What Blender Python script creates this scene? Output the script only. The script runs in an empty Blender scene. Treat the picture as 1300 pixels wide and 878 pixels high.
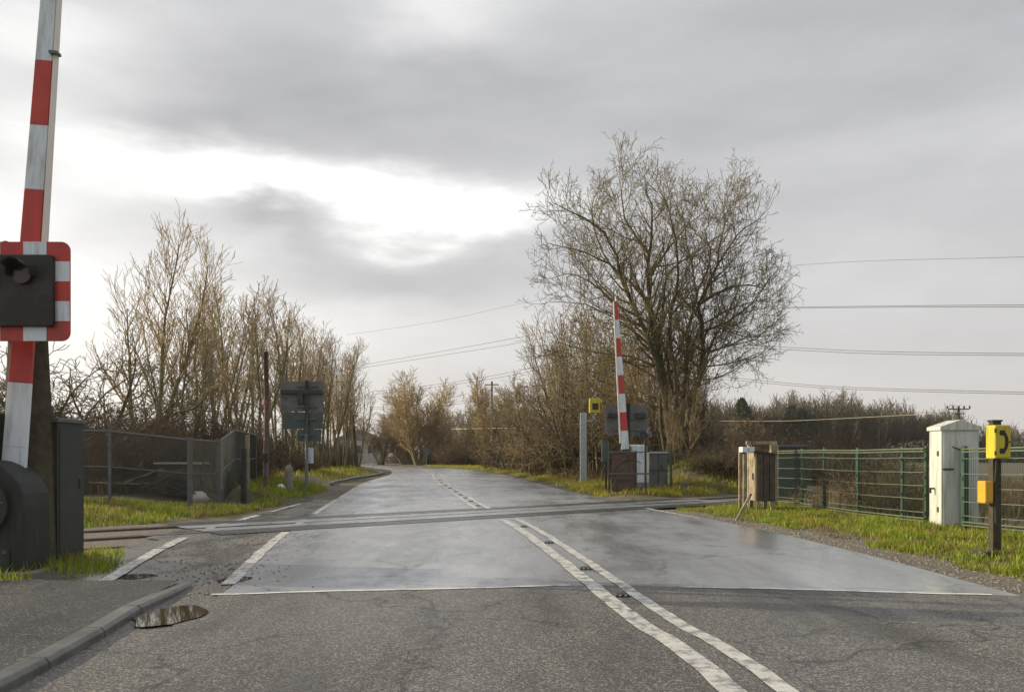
import bpy, math, random
import numpy as np
from mathutils import Vector, Matrix, noise
R = math.radians
random.seed(7); rng = np.random.default_rng(7)
S = bpy.context.scene; COL = S.collection
F = 1100.0; HZ = 578.0; EYE = 1.25
def gd(y): return F*EYE/(y-HZ)                       # distance along the road of a ground point
def at(x, y, Y):                                     # photograph pixel + distance -> metres
    return Vector(((x-650)/F*Y, Y, EYE+(HZ-y)/F*Y))
def sm(a, b, t):
    t = max(0., min(1., (t-a)/(b-a))); return t*t*(3-2*t)

# ------------------------------------------------------------------ materials
def mat(name, base=(.5,.5,.5), rough=.6, metal=0., var=.0, vscale=6., dirt=None, dscale=2., dlo=.5, dhi=.7,
        bump=0., bscale=60., streak=0, spec=.5, rvar=0., trans=0., coat=0.):
    m = bpy.data.materials.new(name); m.use_nodes = True
    nt = m.node_tree; N = nt.nodes; Lk = nt.links
    b = N['Principled BSDF']
    b.inputs['Roughness'].default_value = rough; b.inputs['Metallic'].default_value = metal
    b.inputs['Specular IOR Level'].default_value = spec
    if coat: b.inputs['Coat Weight'].default_value = coat
    tc = N.new('ShaderNodeTexCoord').outputs['Object']
    def nz(scale, det=5, rg=.6):
        n = N.new('ShaderNodeTexNoise'); n.inputs['Scale'].default_value = scale
        n.inputs['Detail'].default_value = det; n.inputs['Roughness'].default_value = rg
        Lk.new(tc, n.inputs['Vector']); return n.outputs['Fac']
    def ramp(src, a, ca, c, cc):
        r = N.new('ShaderNodeValToRGB'); e = r.color_ramp.elements
        e[0].position = a; e[0].color = (*ca, 1); e[1].position = c; e[1].color = (*cc, 1)
        Lk.new(src, r.inputs[0]); return r.outputs[0]
    out = None
    if var:
        lo = tuple(max(0, c*(1-var)) for c in base); hi = tuple(min(1, c*(1+var)) for c in base)
        out = ramp(nz(vscale), .3, lo, .7, hi)
    if dirt:
        mx = N.new('ShaderNodeMix'); mx.data_type = 'RGBA'
        if streak:
            ms = N.new('ShaderNodeMapping'); ms.inputs['Scale'].default_value=(4,4,.5); Lk.new(tc, ms.inputs['Vector']); sv_=nz(dscale, 8, .7); sv_.node.inputs['Vector']; Lk.new(ms.outputs[0], sv_.node.inputs['Vector'])
        else: sv_=nz(dscale, 8, .7)
        Lk.new(ramp(sv_, dlo, (0,0,0), dhi, (1,1,1)), mx.inputs['Factor'])
        if out: Lk.new(out, mx.inputs['A'])
        else: mx.inputs['A'].default_value = (*base, 1)
        mx.inputs['B'].default_value = (*dirt, 1); out = mx.outputs['Result']
    if out: Lk.new(out, b.inputs['Base Color'])
    else: b.inputs['Base Color'].default_value = (*base, 1)
    if rvar:
        Lk.new(ramp(nz(1.3), .35, (max(0,rough-rvar),)*3, .65, (min(1,rough+rvar),)*3), b.inputs['Roughness'])
    if bump:
        bp = N.new('ShaderNodeBump'); bp.inputs['Strength'].default_value = bump; bp.inputs['Distance'].default_value = .01
        Lk.new(nz(bscale, 4), bp.inputs['Height']); Lk.new(bp.outputs[0], b.inputs['Normal'])
    if trans:
        t = N.new('ShaderNodeBsdfTranslucent'); mx = N.new('ShaderNodeMixShader'); mx.inputs[0].default_value = trans
        if out: Lk.new(out, t.inputs['Color'])
        else: t.inputs['Color'].default_value = (*base, 1)
        Lk.new(b.outputs[0], mx.inputs[1]); Lk.new(t.outputs[0], mx.inputs[2])
        Lk.new(mx.outputs[0], N['Material Output'].inputs['Surface'])
    return m

def asphalt(name, lo, hi, r0, r1, bump, chips=0., wetscale=.35, chipcol=(.3,.28,.25), coat=0.):
    m = bpy.data.materials.new(name); m.use_nodes = True
    nt = m.node_tree; N = nt.nodes; Lk = nt.links; b = N['Principled BSDF']
    tc = N.new('ShaderNodeTexCoord').outputs['Object']
    def mp(sc, rot=0):
        n = N.new('ShaderNodeMapping'); n.inputs['Scale'].default_value = sc; n.inputs['Rotation'].default_value = (0,0,rot)
        Lk.new(tc, n.inputs['Vector']); return n.outputs[0]
    def nz(vec, scale, det=6, rg=.6):
        n = N.new('ShaderNodeTexNoise'); n.inputs['Scale'].default_value = scale; n.inputs['Detail'].default_value = det
        n.inputs['Roughness'].default_value = rg; Lk.new(vec, n.inputs['Vector']); return n.outputs['Fac']
    def ramp(src, a, ca, c, cc):
        r = N.new('ShaderNodeValToRGB'); e = r.color_ramp.elements
        e[0].position = a; e[0].color = (*ca, 1); e[1].position = c; e[1].color = (*cc, 1)
        Lk.new(src, r.inputs[0]); return r.outputs[0]
    def mix(f, a, c):
        mx = N.new('ShaderNodeMix'); mx.data_type = 'RGBA'; Lk.new(f, mx.inputs['Factor']); Lk.new(a, mx.inputs['A'])
        if isinstance(c, tuple): mx.inputs['B'].default_value = (*c, 1)
        else: Lk.new(c, mx.inputs['B'])
        return mx.outputs['Result']
    b.inputs['Coat Weight'].default_value=coat; b.inputs['Coat Roughness'].default_value=.36; b.inputs['Coat IOR'].default_value=1.75
    long = mp((1.0, .16, 1), R(3))
    c = ramp(nz(long, 1.6), .35, lo, .65, hi)
    c = mix(ramp(nz(tc, 9, 8, .75), .35, (0,0,0), .7, (.55,.55,.55)), c, tuple(x*1.5 for x in hi))
    if chips:
        v = N.new('ShaderNodeTexVoronoi'); v.inputs['Scale'].default_value = 95; Lk.new(tc, v.inputs['Vector'])
        sp = N.new('ShaderNodeSeparateColor'); Lk.new(v.outputs['Color'], sp.inputs[0])
        c = mix(ramp(sp.outputs[0], 1-chips, (0,0,0), 1-chips*.4, (1,1,1)), c, chipcol)
    c = mix(ramp(nz(mp((1,.22,1), R(4)), .9, 8, .7), .47, (0,0,0), .62, (.65,.65,.65)), c, tuple(x*.5 for x in lo))
    c = mix(ramp(nz(tc, 55, 4, .8), .45, (0,0,0), .75, (.75,.75,.75)), c, tuple(min(1,x*1.7) for x in hi))
    vc=N.new('ShaderNodeTexVoronoi'); vc.feature='DISTANCE_TO_EDGE'; vc.inputs['Scale'].default_value=.42; nzw=N.new('ShaderNodeVectorMath'); nn=N.new('ShaderNodeTexNoise'); nn.inputs['Scale'].default_value=2.5; nn.inputs['Detail'].default_value=6; Lk.new(tc,nn.inputs['Vector']); Lk.new(tc,nzw.inputs[0]); nzw.operation='MULTIPLY_ADD'; nzw.inputs[0].default_value=(1,1,1); Lk.new(nn.outputs['Color'],nzw.inputs[0]); nzw.inputs[1].default_value=(.8,.8,0); Lk.new(tc,nzw.inputs[2]); Lk.new(nzw.outputs[0],vc.inputs['Vector'])
    c = mix(ramp(vc.outputs['Distance'], .0, (.8,.8,.8), .010, (0,0,0)), c, tuple(x*.35 for x in lo))
    Lk.new(c, b.inputs['Base Color'])
    wet = nz(mp((1.0, .35, 1), R(5)), wetscale*2, 9, .68)
    rg_ = ramp(wet, .42, (r0,)*3, .60, (r1,)*3); Lk.new(rg_, b.inputs['Roughness'])
    if coat:
        Lk.new(ramp(wet, .44, (.26,)*3, .58, (.50,)*3), b.inputs['Coat Roughness'])
        Lk.new(ramp(wet, .46, (coat,)*3, .66, (coat*.55,)*3), b.inputs['Coat Weight'])
    bp = N.new('ShaderNodeBump'); bp.inputs['Strength'].default_value = bump; bp.inputs['Distance'].default_value = .006
    Lk.new(nz(tc, 110, 3), bp.inputs['Height'])
    bp2 = N.new('ShaderNodeBump'); bp2.inputs["Strength"].default_value = .03; bp2.inputs['Distance'].default_value = .03
    Lk.new(nz(mp((1,.4,1)), 2.2, 3), bp2.inputs['Height']); Lk.new(bp.outputs[0], bp2.inputs['Normal'])
    Lk.new(bp2.outputs[0], b.inputs['Normal'])
    return m

M = dict(
 road=asphalt('worn smooth asphalt', (.13,.144,.168), (.20,.215,.24), .30, .5, .04, coat=1.),
 coarse=asphalt('coarse chipped asphalt', (.045,.044,.042), (.075,.072,.067), .35, .65, .8, chips=.34, chipcol=(.30,.28,.245)),
 foot=asphalt('wet gritty asphalt', (.05,.05,.05), (.09,.085,.08), .12, .45, .35, chips=.12, wetscale=.8, coat=.6),
 footdark=asphalt('dark footway asphalt', (.022,.023,.025), (.04,.041,.044), .45, .7, .9, chips=.1),
 ballast=mat('ballast', (.13,.115,.10), .9, var=.6, vscale=18, bump=1., bscale=25),
 white_line=mat('worn road paint', (.58,.575,.55), .4, var=.15, vscale=5, dirt=(.13,.13,.135), dscale=7, dlo=.47, dhi=.64, bump=.3, bscale=90),
 thin_line=mat('sealed joint', (.72,.71,.68), .6, dirt=(.20,.20,.20), dscale=4, dlo=.5, dhi=.68),
 rubber=mat('crossing panel rubber', (.04,.045,.052), .35, var=.3, vscale=4, bump=.4, bscale=30),
 rail=mat('polished rail head', (.62,.62,.62), .22, 1., var=.1),
 railrust=mat('rusty rail side', (.11,.055,.03), .85, var=.4, vscale=10),
 kerb=mat('concrete kerb', (.13,.13,.125), .4, var=.35, vscale=5, dirt=(.05,.05,.048), dscale=2.5, bump=.4),
 concrete=mat('weathered concrete', (.24,.225,.195), .85, var=.25, vscale=5, dirt=(.08,.085,.05), dscale=4, bump=.5),
 red=mat('signal red paint', (.50,.045,.035), .45, var=.12, vscale=3, dirt=(.25,.06,.045), dscale=3, dlo=.48, dhi=.7, streak=1),
 white=mat('white paint', (.66,.74,.80), .4, var=.05, vscale=3, dirt=(.36,.36,.31), dscale=3, dlo=.48, dhi=.75, streak=1),
 cream=mat('cream paint', (.74,.71,.64), .45, var=.05, vscale=2, dirt=(.4,.36,.28), dscale=4, dlo=.6, dhi=.85, streak=1),
 black=mat('matt black board', (.018,.018,.017), .55, var=.3, vscale=3, dirt=(.05,.047,.04), dscale=4, dlo=.5, dhi=.8),
 lens=mat('dark red lens', (.035,.010,.007), .2, coat=.2),
 boardback=mat('grey green board back', (.12,.13,.13), .5, var=.2, vscale=2, dirt=(.055,.06,.055), dscale=3),
 greensign=mat('dark green panel back', (.06,.085,.078), .5, var=.2, vscale=3),
 bluegrey=mat('blue grey sign back', (.06,.085,.105), .5, var=.15),
 galv=mat('galvanised steel', (.36,.39,.41), .45, .55, var=.15, vscale=6, bump=.1),
 steelgrey=mat('dull grey steel', (.11,.12,.12), .5, .35, var=.2, vscale=5),
 darkmetal=mat('dark metal', (.035,.04,.038), .5, .2, var=.3, vscale=6),
 rust=mat('rusty brown panel', (.10,.062,.045), .75, var=.35, vscale=4, dirt=(.05,.04,.035), dscale=3),
 cabdark=mat('dark green grey cabinet', (.03,.036,.03), .6, var=.25, vscale=3, dirt=(.055,.06,.05), dscale=3, dlo=.55, dhi=.8, bump=.15, bscale=12, streak=1),
 housing=mat('mossy dark housing', (.014,.019,.016), .6, var=.35, vscale=3, dirt=(.035,.04,.025), dscale=4, bump=.3, bscale=30, streak=1),
 postwood=mat('mossy brown timber', (.06,.05,.03), .9, var=.45, vscale=9, dirt=(.05,.06,.025), dscale=5, bump=1., bscale=40),
 cabwhite=mat('white cabinet paint', (.58,.61,.57), .45, var=.05, vscale=2, dirt=(.28,.31,.22), dscale=2.5, dlo=.47, dhi=.72, streak=1),
 green=mat('green fence paint', (.035,.07,.038), .4, var=.2, vscale=6, dirt=(.14,.16,.1), dscale=7, dlo=.55, dhi=.75),
 greenpost=mat('dark green post', (.02,.06,.04), .5, var=.2),
 wirepale=mat('weathered green wire', (.15,.18,.11), .4, .2, var=.2),
 chain=mat('chain link wire', (.06,.065,.06), .5, .4, var=.2),
 timber=mat('bleached and sunlit timber', (.31,.26,.175), .85, var=.4, vscale=7, dirt=(.12,.09,.055), dscale=5, dlo=.5, dhi=.7, bump=.6, bscale=30),
 timberdark=mat('dark and shaded boards', (.075,.06,.045), .85, var=.4, vscale=8, bump=.6, bscale=30),
 yellow=mat('yellow enclosure', (.55,.46,.02), .4, var=.1, vscale=4, dirt=(.25,.20,.05), dscale=4, dlo=.48, dhi=.75, streak=1),
 orange=mat('orange box', (.60,.33,.02), .45, var=.1, dirt=(.3,.13,.03), dscale=6, dlo=.6, dhi=.8),
 blk=mat('black plastic', (.012,.012,.012), .35),
 glass=mat('stud glass', (.6,.62,.6), .1),
 water=mat('puddle water', (.03,.028,.022), .03, spec=.6),
 brick=mat('pale building wall', (.42,.41,.39), .8, var=.1), roofg=mat('grey roof', (.16,.16,.17), .7, var=.2),
 car=mat('white car paint', (.7,.7,.7), .3, coat=.4), glassd=mat('dark glass', (.02,.025,.03), .08),
 tyre=mat('tyre', (.02,.02,.02), .8),
 bark_r=mat('olive bark', (.085,.072,.04), .9, var=.45, vscale=2.2, dirt=(.085,.09,.035), dscale=1.2),
 twig_r=mat('olive twigs', (.16,.13,.06), .85, var=.4, vscale=.5),
 bark_l=mat('pale ash bark', (.17,.15,.085), .9, var=.35, vscale=2, dirt=(.13,.145,.06), dscale=1.2),
 twig_g=mat('grey green twigs', (.24,.215,.12), .85, var=.35, vscale=.6),
 twig_l=mat('tan twigs', (.36,.265,.135), .85, var=.35, vscale=.6),
 bark_f=mat('brown bark', (.14,.115,.07), .9, var=.35, vscale=1),
 twig_f=mat('brown twigs', (.25,.19,.10), .85, var=.35, vscale=.4),
 ivy=mat('dark evergreen leaves', (.035,.048,.016), .6, var=.5, vscale=1.5, trans=.25),
 bramble=mat('brown bramble stems', (.12,.085,.052), .85, var=.5, vscale=1.2),
 bracken=mat('russet dead bracken', (.20,.11,.05), .9, var=.45, vscale=1.5, trans=.3),
 deadleaf=mat('dead bramble leaves', (.10,.075,.035), .8, var=.6, vscale=3, trans=.3),
 wood=mat('far wood twigs', (.115,.10,.07), .9, var=.4, vscale=.08),
 conifer=mat('far conifer', (.045,.055,.03), .9, var=.4, vscale=.3),
 grass=mat('winter grass', (.23,.30,.02), .6, var=.6, vscale=5., dirt=(.36,.29,.06), dscale=1.6, dlo=.46, dhi=.66, trans=.4),
 grassy=mat('yellow green verge grass', (.32,.31,.035), .6, var=.4, vscale=2., dirt=(.40,.32,.08), dscale=1., dlo=.5, dhi=.7, trans=.4),
 straw=mat('dry brown grass', (.19,.135,.065), .8, var=.5, vscale=1., dirt=(.10,.075,.035), dscale=.6, trans=.3),
 stone=mat('loose stones', (.22,.20,.17), .85, var=.5, vscale=9),
 bag=mat('white plastic', (.75,.75,.73), .5), cable=mat('dark cable', (.06,.06,.06), .5), cablepale=mat('pale cable', (.5,.45,.33), .6),
)

M['damp']=asphalt('damp asphalt',(.03,.03,.03),(.05,.048,.045),.12,.3,.4,chips=.1)
# ------------------------------------------------------------------ mesh helpers
class MB:
    def __init__(s): s.v=[]; s.f=[]; s.m=[]
    def add(s, vs, fs, mi=0):
        o = len(s.v); s.v += [tuple(v) for v in vs]; s.f += [tuple(i+o for i in f) for f in fs]; s.m += [mi]*len(fs)
        return s
    def box(s, c, d, rz=0., mi=0, M4=None):
        hx,hy,hz = d[0]/2,d[1]/2,d[2]/2
        vs = [Vector((x,y,z)) for z in (-hz,hz) for x,y in ((-hx,-hy),(hx,-hy),(hx,hy),(-hx,hy))]
        rm = M4 or Matrix.Rotation(rz,4,'Z')
        vs = [rm@v + Vector(c) for v in vs]
        return s.add(vs, [(3,2,1,0),(4,5,6,7),(0,1,5,4),(1,2,6,5),(2,3,7,6),(3,0,4,7)], mi)
    def tube(s, pts, r, n=8, mi=0, cap=True):
        pts = [Vector(p) for p in pts]; rr = r if isinstance(r,(list,tuple)) else [r]*len(pts)
        vs=[]; fs=[]
        for i,p in enumerate(pts):
            t = (pts[min(i+1,len(pts)-1)]-pts[max(i-1,0)]).normalized()
            a = t.cross(Vector((0,0,1)) if abs(t.z)<.9 else Vector((0,1,0))).normalized(); b = t.cross(a)
            for k in range(n):
                an = 2*math.pi*(k+.5)/n; vs.append(p+(a*math.cos(an)+b*math.sin(an))*rr[i])
        for i in range(len(pts)-1):
            for k in range(n):
                k2=(k+1)%n; fs.append((i*n+k, i*n+k2, (i+1)*n+k2, (i+1)*n+k))
        if cap: fs.append(tuple(range(n))); fs.append(tuple(range(len(vs)-1, len(vs)-1-n, -1)))
        return s.add(vs, fs, mi)
    def prism(s, outline, y0, y1, mi=0, xf=None):     # outline in x,z extruded along y
        n=len(outline); vs=[Vector((x,y0,z)) for x,z in outline]+[Vector((x,y1,z)) for x,z in outline]
        if xf: vs=[xf@v for v in vs]
        fs=[tuple(range(n)), tuple(range(2*n-1,n-1,-1))]+[(i,n+i,n+(i+1)%n,(i+1)%n) for i in range(n)]
        return s.add(vs, fs, mi)
    def build(s, name, mats, parent=None, bevel=0, smooth=False, loc=None):
        me = bpy.data.meshes.new(name); me.from_pydata(s.v, [], s.f); me.validate()
        for m in (mats if isinstance(mats,(list,tuple)) else [mats]): me.materials.append(M[m])
        me.polygons.foreach_set('material_index', s.m[:len(me.polygons)])
        if smooth: me.polygons.foreach_set('use_smooth', [True]*len(me.polygons))
        o = bpy.data.objects.new(name, me); COL.objects.link(o)
        if parent: o.parent = parent
        if loc: o.location = loc
        if bevel:
            b = o.modifiers.new('bevel','BEVEL'); b.width = bevel; b.segments = 2; b.limit_method='ANGLE'
        return o
def rounded(x0,x1,z0,z1,r,n=5):
    out=[]
    for cx,cz,a0 in ((x1-r,z1-r,0),(x0+r,z1-r,90),(x0+r,z0+r,180),(x1-r,z0+r,270)):
        for k in range(n+1):
            a=R(a0+90*k/n); out.append((cx+r*math.cos(a), cz+r*math.sin(a)))
    return out[::-1]
def tag(o, label=None, cat=None, group=None, kind=None):
    if label: o['label']=label
    if cat: o['category']=cat
    if group: o['group']=group
    if kind: o['kind']=kind
    return o
def thing(name, loc, label, cat, group=None, rz=0):
    o = bpy.data.objects.new(name, None); o.empty_display_size=.3; COL.objects.link(o)
    o.location = loc; o.rotation_euler.z = rz
    return tag(o, label, cat, group)
def dup(root, loc, rz=0, sc=1., label=None, group=None):
    r = root.copy(); COL.objects.link(r); r.location = loc; r.rotation_euler=(0,0,rz)
    r.scale = sc if isinstance(sc,(tuple,list)) else (sc,sc,sc)
    if label: r['label']=label
    if group: r['group']=group
    for ch in list(root.children):
        c = ch.copy(); COL.objects.link(c); c.parent = r
        for g in ch.children:
            d = g.copy(); COL.objects.link(d); d.parent = c
    return r
def npmesh(name, V, Fq, mats, parent=None, smooth=False):
    me = bpy.data.meshes.new(name); nf, k = Fq.shape
    me.vertices.add(len(V)); me.vertices.foreach_set('co', V.astype(np.float32).ravel())
    me.loops.add(nf*k); me.loops.foreach_set('vertex_index', Fq.astype(np.int32).ravel())
    me.polygons.add(nf); me.polygons.foreach_set('loop_start', np.arange(0, nf*k, k, dtype=np.int32))
    me.polygons.foreach_set('loop_total', np.full(nf, k, dtype=np.int32))
    if smooth: me.polygons.foreach_set('use_smooth', [True]*nf)
    me.update(calc_edges=True); me.materials.append(M[mats])
    o = bpy.data.objects.new(name, me); COL.objects.link(o)
    if parent: o.parent = parent
    return o

# ------------------------------------------------------------------ road layout
CL = [(2.6,-80,3.6,3.6),(1.9,-8,3.6,3.6),(1.35,4,3.6,3.5),(1.07,6.64,3.6,3.5),(.92,8.28,3.6,3.62),(.61,11.55,3.85,3.85),(.12,15.8,4.0,3.95),
      (-.75,20.8,3.8,4.0),(-1.95,29.9,3.7,4.0),(-3.25,40,3.6,4.3),(-5.6,62,3.0,4.3),(-9.6,84,3.2,3.6),(-18,105,3.3,3.4),(-34,125,3.3,3.3),(-62,142,3.3,3.3),(-110,160,3.3,3.3)]
def cat(P, t):
    n=len(P); i=min(int(t),n-2); f=t-i
    p0,p1,p2,p3=[np.array(P[max(0,min(n-1,j))],float) for j in (i-1,i,i+1,i+2)]
    return .5*((2*p1)+(-p0+p2)*f+(2*p0-5*p1+4*p2-p3)*f*f+(-p0+3*p1-3*p2+p3)*f**3)
CS = [cat(CL, k/14) for k in range(14*(len(CL)-1)+1)]
CSY = np.array([c[1] for c in CS]); CSX = np.array([c[0] for c in CS]); CSL=np.array([c[2] for c in CS]); CSR=np.array([c[3] for c in CS])
def cx(Y): return float(np.interp(Y, CSY, CSX))
def edgeL(Y): return cx(Y)-float(np.interp(Y,CSY,CSL))
def edgeR(Y): return cx(Y)+float(np.interp(Y,CSY,CSR))
def strip(Ya, Yb, left, right, z, step=.35):
    m=MB(); n=max(2,int((Yb-Ya)/step)); vs=[]; fs=[]
    for i in range(n+1):
        Y=Ya+(Yb-Ya)*i/n; vs += [(left(Y),Y,z),(right(Y),Y,z)]
        if i: fs.append((2*i-2,2*i-1,2*i+1,2*i))
    return m.add(vs,fs)
TS=.85; TH=math.atan(TS); tdir=Vector((math.cos(TH),math.sin(TH),0)); tn=Vector((-math.sin(TH),math.cos(TH),0))
def trackY(x, off=0): return 19.4+TS*x+off/math.cos(TH)
def trackdist(x,y): return (y-19.4-TS*x)*math.cos(TH)

def gh(x, y):                                        # ground height
    dl = edgeL(y)-x; dr = x-edgeR(y); d = max(dl, dr)
    if y>150: d = 30
    h = -.03
    if dl>dr:
        w = 3.0 if 7.5<y<24 else .9
        if 34<y<38: w=3
        h += .22*sm(w, w+2.2, d)
        if y>24: h += .12*sm(w, w+1.5, d)
    else:
        h += .10*sm(.35, 1.3, d)
    if d>1: h += .05*(noise.noise(Vector((x*.5,y*.5,0)))+.5)*sm(1,3,d)
    td=abs(trackdist(x,y)); k = sm(1.9,3.2,td)
    h = -.05+(h+.05)*k if d<60 else h
    h += 1.05*math.exp(-(((x-7.0)/2.0)**2+((y-31)/1.7)**2))
    return h

# ground: one sheet with fine cells near the camera
def axis(a,b,lim,step):
    near=list(np.arange(a,b+.01,step)); out=[]; s=step; v=near[-1]
    while v<lim: s*=1.22; v+=s; out.append(v)
    o2=[]; s=step; v=near[0]
    while v>-lim: s*=1.22; v-=s; o2.append(v)
    return o2[::-1]+near+out
xs=axis(-13,13,750,.22); ys=axis(3,42,750,.22)
V=np.array([(x,y,gh(x,y) if abs(x)<400 and -100<y<400 else .0) for y in ys for x in xs]); nx=len(xs)
idx=np.arange(len(V)).reshape(len(ys),nx)
Fq=np.stack([idx[:-1,:-1].ravel(),idx[:-1,1:].ravel(),idx[1:,1:].ravel(),idx[1:,:-1].ravel()],1)
M['ground']=mat('rough ground', (.085,.08,.04), .95, var=.5, vscale=1.5, dirt=(.11,.085,.06), dscale=.5, dlo=.42, dhi=.62, bump=1., bscale=14)
tag(npmesh('ground', V, Fq, 'ground', smooth=True), kind='structure')
M['gravel']=mat('gravelly verge soil', (.13,.115,.09), .9, var=.5, vscale=22, dirt=(.075,.065,.045), dscale=2, bump=1., bscale=40)
# shoulders
def draped(name, Ya, Yb, l, r, mt, dz=.012, nxs=8, step=.3):
    n=int((Yb-Ya)/step); vs=[]; fs=[]
    for i in range(n+1):
        Y=Ya+(Yb-Ya)*i/n; a=l(Y); b=r(Y)
        for k in range(nxs+1):
            x=a+(b-a)*k/nxs; vs.append((x,Y,gh(x,Y)+dz))
            if i and k: q=i*(nxs+1)+k; fs.append((q-nxs-2,q-nxs-1,q,q-1))
    return tag(MB().add(vs,fs).build(name, mt, smooth=True), kind='structure')
wob=lambda Y,s: .12*noise.noise(Vector((s,Y*1.3,0)))+.06*noise.noise(Vector((s,Y*4.3,0)))
draped('gravel_verge', -5, 21, lambda Y: edgeR(Y)-.1, lambda Y: edgeR(Y)+.62+wob(Y,1)*2, 'gravel')
draped('gravel_verge', 23.5, 31, lambda Y: edgeR(Y)-.1, lambda Y: edgeR(Y)+.9+wob(Y,1)*2, 'gravel')
draped('gravel_verge', 24.5, 40, lambda Y: edgeL(Y)-1.0+wob(Y,2)*3-1.6*sm(33,37,Y), lambda Y: edgeL(Y)+.1, 'gravel')

road=tag(strip(8.3, 84, edgeL, edgeR, 0.0).build('road','road'), kind='structure')
rb=MB(); vs=[];fs=[]
sel=[c for c in CS if c[1]>=83.5]
for i,c in enumerate(sel):
    nxt=sel[min(i+1,len(sel)-1)]; prv=sel[max(i-1,0)]; t=Vector((nxt[0]-prv[0],nxt[1]-prv[1],0)).normalized(); n=Vector((t.y,-t.x,0))
    vs+=[Vector((c[0],c[1],.004))-n*c[2],Vector((c[0],c[1],.004))+n*c[3]]
    if i: fs.append((2*i-2,2*i-1,2*i+1,2*i))
tag(rb.add(vs,fs).build('road','road'), kind='structure')
# nearer, coarser surface ends along a slightly slanted joint
def jointY(x): return 7.78+.165*(x+2.7) if x<.9 else 8.37-.20*(x-.9)*.9
m=MB(); vs=[];fs=[]; K=24
for i in range(61):
    for k in range(K+1):
        f=k/K; Yb=jointY(cx(8)-3.6+7.2*f); Y=-70+(Yb+70)*(1-(1-i/60)**3)
        a,b=edgeL(Y),edgeR(Y); vs.append((a+(b-a)*f,Y,.004))
        if i and k: q=i*(K+1)+k; fs.append((q-K-2,q-K-1,q,q-1))
tag(m.add(vs,fs).build('road','coarse'), kind='structure')
# smooth section up to that joint (under the coarse sheet)
tag(strip(7.0, 8.3, edgeL, edgeR, 0.0).build('road','road'), kind='structure')
# footway beside the left lane over the crossing
tag(strip(8.35, 24.5, lambda Y: -4.75-.05*Y*.9+wob(Y,5)*1.5 if Y<13 else -5.6+wob(Y,5), lambda Y: edgeL(Y)+.1, -.006).build('footway','foot'), kind='structure')
tag(strip(-20, 8.35, lambda Y: -6.4+wob(Y,7), lambda Y: edgeL(Y)-.52, .05).build('footway','footdark'), kind='structure')
tag(strip(-20, 8.35, lambda Y: edgeL(Y)-.56, lambda Y: edgeL(Y)+.05, -.004).build('gutter','coarse'), kind='structure')
# kerb
m=MB(); Y=-12.
while Y<8.6:
    Yn=min(Y+.9,8.7); x=edgeL((Y+Yn)/2)-.47; top=lambda q: .05*(1-sm(7.3,8.6,q))+.012
    ta,tb=top(Y+.006),top(Yn-.006); xa,xb=edgeL(Y)-.47,edgeL(Yn)-.47; y0_,y1_=Y+.006,Yn-.006
    vs=[]
    for xx,yy,t in ((xa,y0_,ta),(xb,y1_,tb)): vs+=[(xx-.07,yy,-.03),(xx-.07,yy,t),(xx+.045,yy,t),(xx+.07,yy,t-.025),(xx+.075,yy,-.03)]
    m.add(vs,[(0,1,2,3,4),(9,8,7,6,5)]+[(k,k+5,(k+1)%5+5,(k+1)%5) for k in range(5)]); Y=Yn
tag(m.build('kerb','kerb',bevel=.006), kind='structure')
# far left kerb
m=MB(); pts=[(-7.6,36.5),(-8.1,39),(-8.5,46),(-8.6,54),(-8.9,60),(-10,64),(-12.5,67)]
m.tube([(x,y,.03) for x,y in pts],.09,6); tag(m.build('kerb','kerb'), kind='structure')

# markings
def ribbon(pts, w, z=.009, mt='white_line'):
    m=MB(); vs=[];fs=[]
    for i,p in enumerate(pts):
        a=Vector(pts[max(0,i-1)]); b=Vector(pts[min(len(pts)-1,i+1)]); t=(b-a).normalized(); n=Vector((-t.y,t.x))
        e=.006*math.sin(i*2.3)+.005*math.sin(i*5.1)
        vs+=[(p[0]+n.x*(w/2+e),p[1]+n.y*(w/2+e),z),(p[0]-n.x*(w/2-e),p[1]-n.y*(w/2-e),z)]
        if i: fs.append((2*i-1,2*i-2,2*i,2*i+1))
    return tag(m.add(vs,fs).build('road_marking',mt), kind='structure')
def seg(f, a, b, st=.3):
    n=max(2,int((b-a)/st)); return [(f(a+(b-a)*i/n), a+(b-a)*i/n) for i in range(n+1)]
sepf=lambda Y: .145+.13*sm(30,46,Y)*(1-sm(58,75,Y))
for s in (-1,1):
    f=lambda Y,s=s: cx(Y)+s*sepf(Y)
    ribbon(seg(f,-8,17.0-(.2 if s<0 else -.1)), .15 if s<0 else .12)
    ribbon(seg(f,20.4,86), .13)
ribbon(seg(lambda Y: edgeL(Y)-.06, 8.4, 14.2), .14, .005)
ribbon(seg(lambda Y: edgeL(Y)-.02, 15.7, 17.6), .13, .005)
ribbon(seg(lambda Y: edgeL(Y)+.04, 18.4, 24.5), .12, .005)
ribbon(seg(lambda Y: edgeL(Y)+.04, 25.5, 33), .10, .005)
for a,b,w in (((-4.02,8.5),(-4.72,11.6),.15),((-4.72,11.7),(-5.0,13.2),.15),((-5.2,14.5),(-5.27,16.4),.11),((-5.27,16.5),(-5.32,18.2),.16),((-5.35,19.2),(-5.5,22.6),.12)):
    ribbon([(a[0]+(b[0]-a[0])*i/8, a[1]+(b[1]-a[1])*i/8) for i in range(9)], w, .005)
ribbon([(x, jointY(x)+.02*math.sin(x*3)+.012*math.sin(x*11)) for x in np.linspace(-2.7,.55,16)], .06, .009,'thin_line')
ribbon([(x, jointY(x)+.02*math.sin(x*3)+.012*math.sin(x*11)) for x in np.linspace(1.6,4.3,14)], .06, .009,'thin_line')
ribbon([(x, 23.6-.16*x) for x in np.linspace(1.0,2.2,6)], .1)
ribbon([(x, 24.6-.1*x) for x in np.linspace(3.6,5.4,8)], .1,.0)
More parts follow.
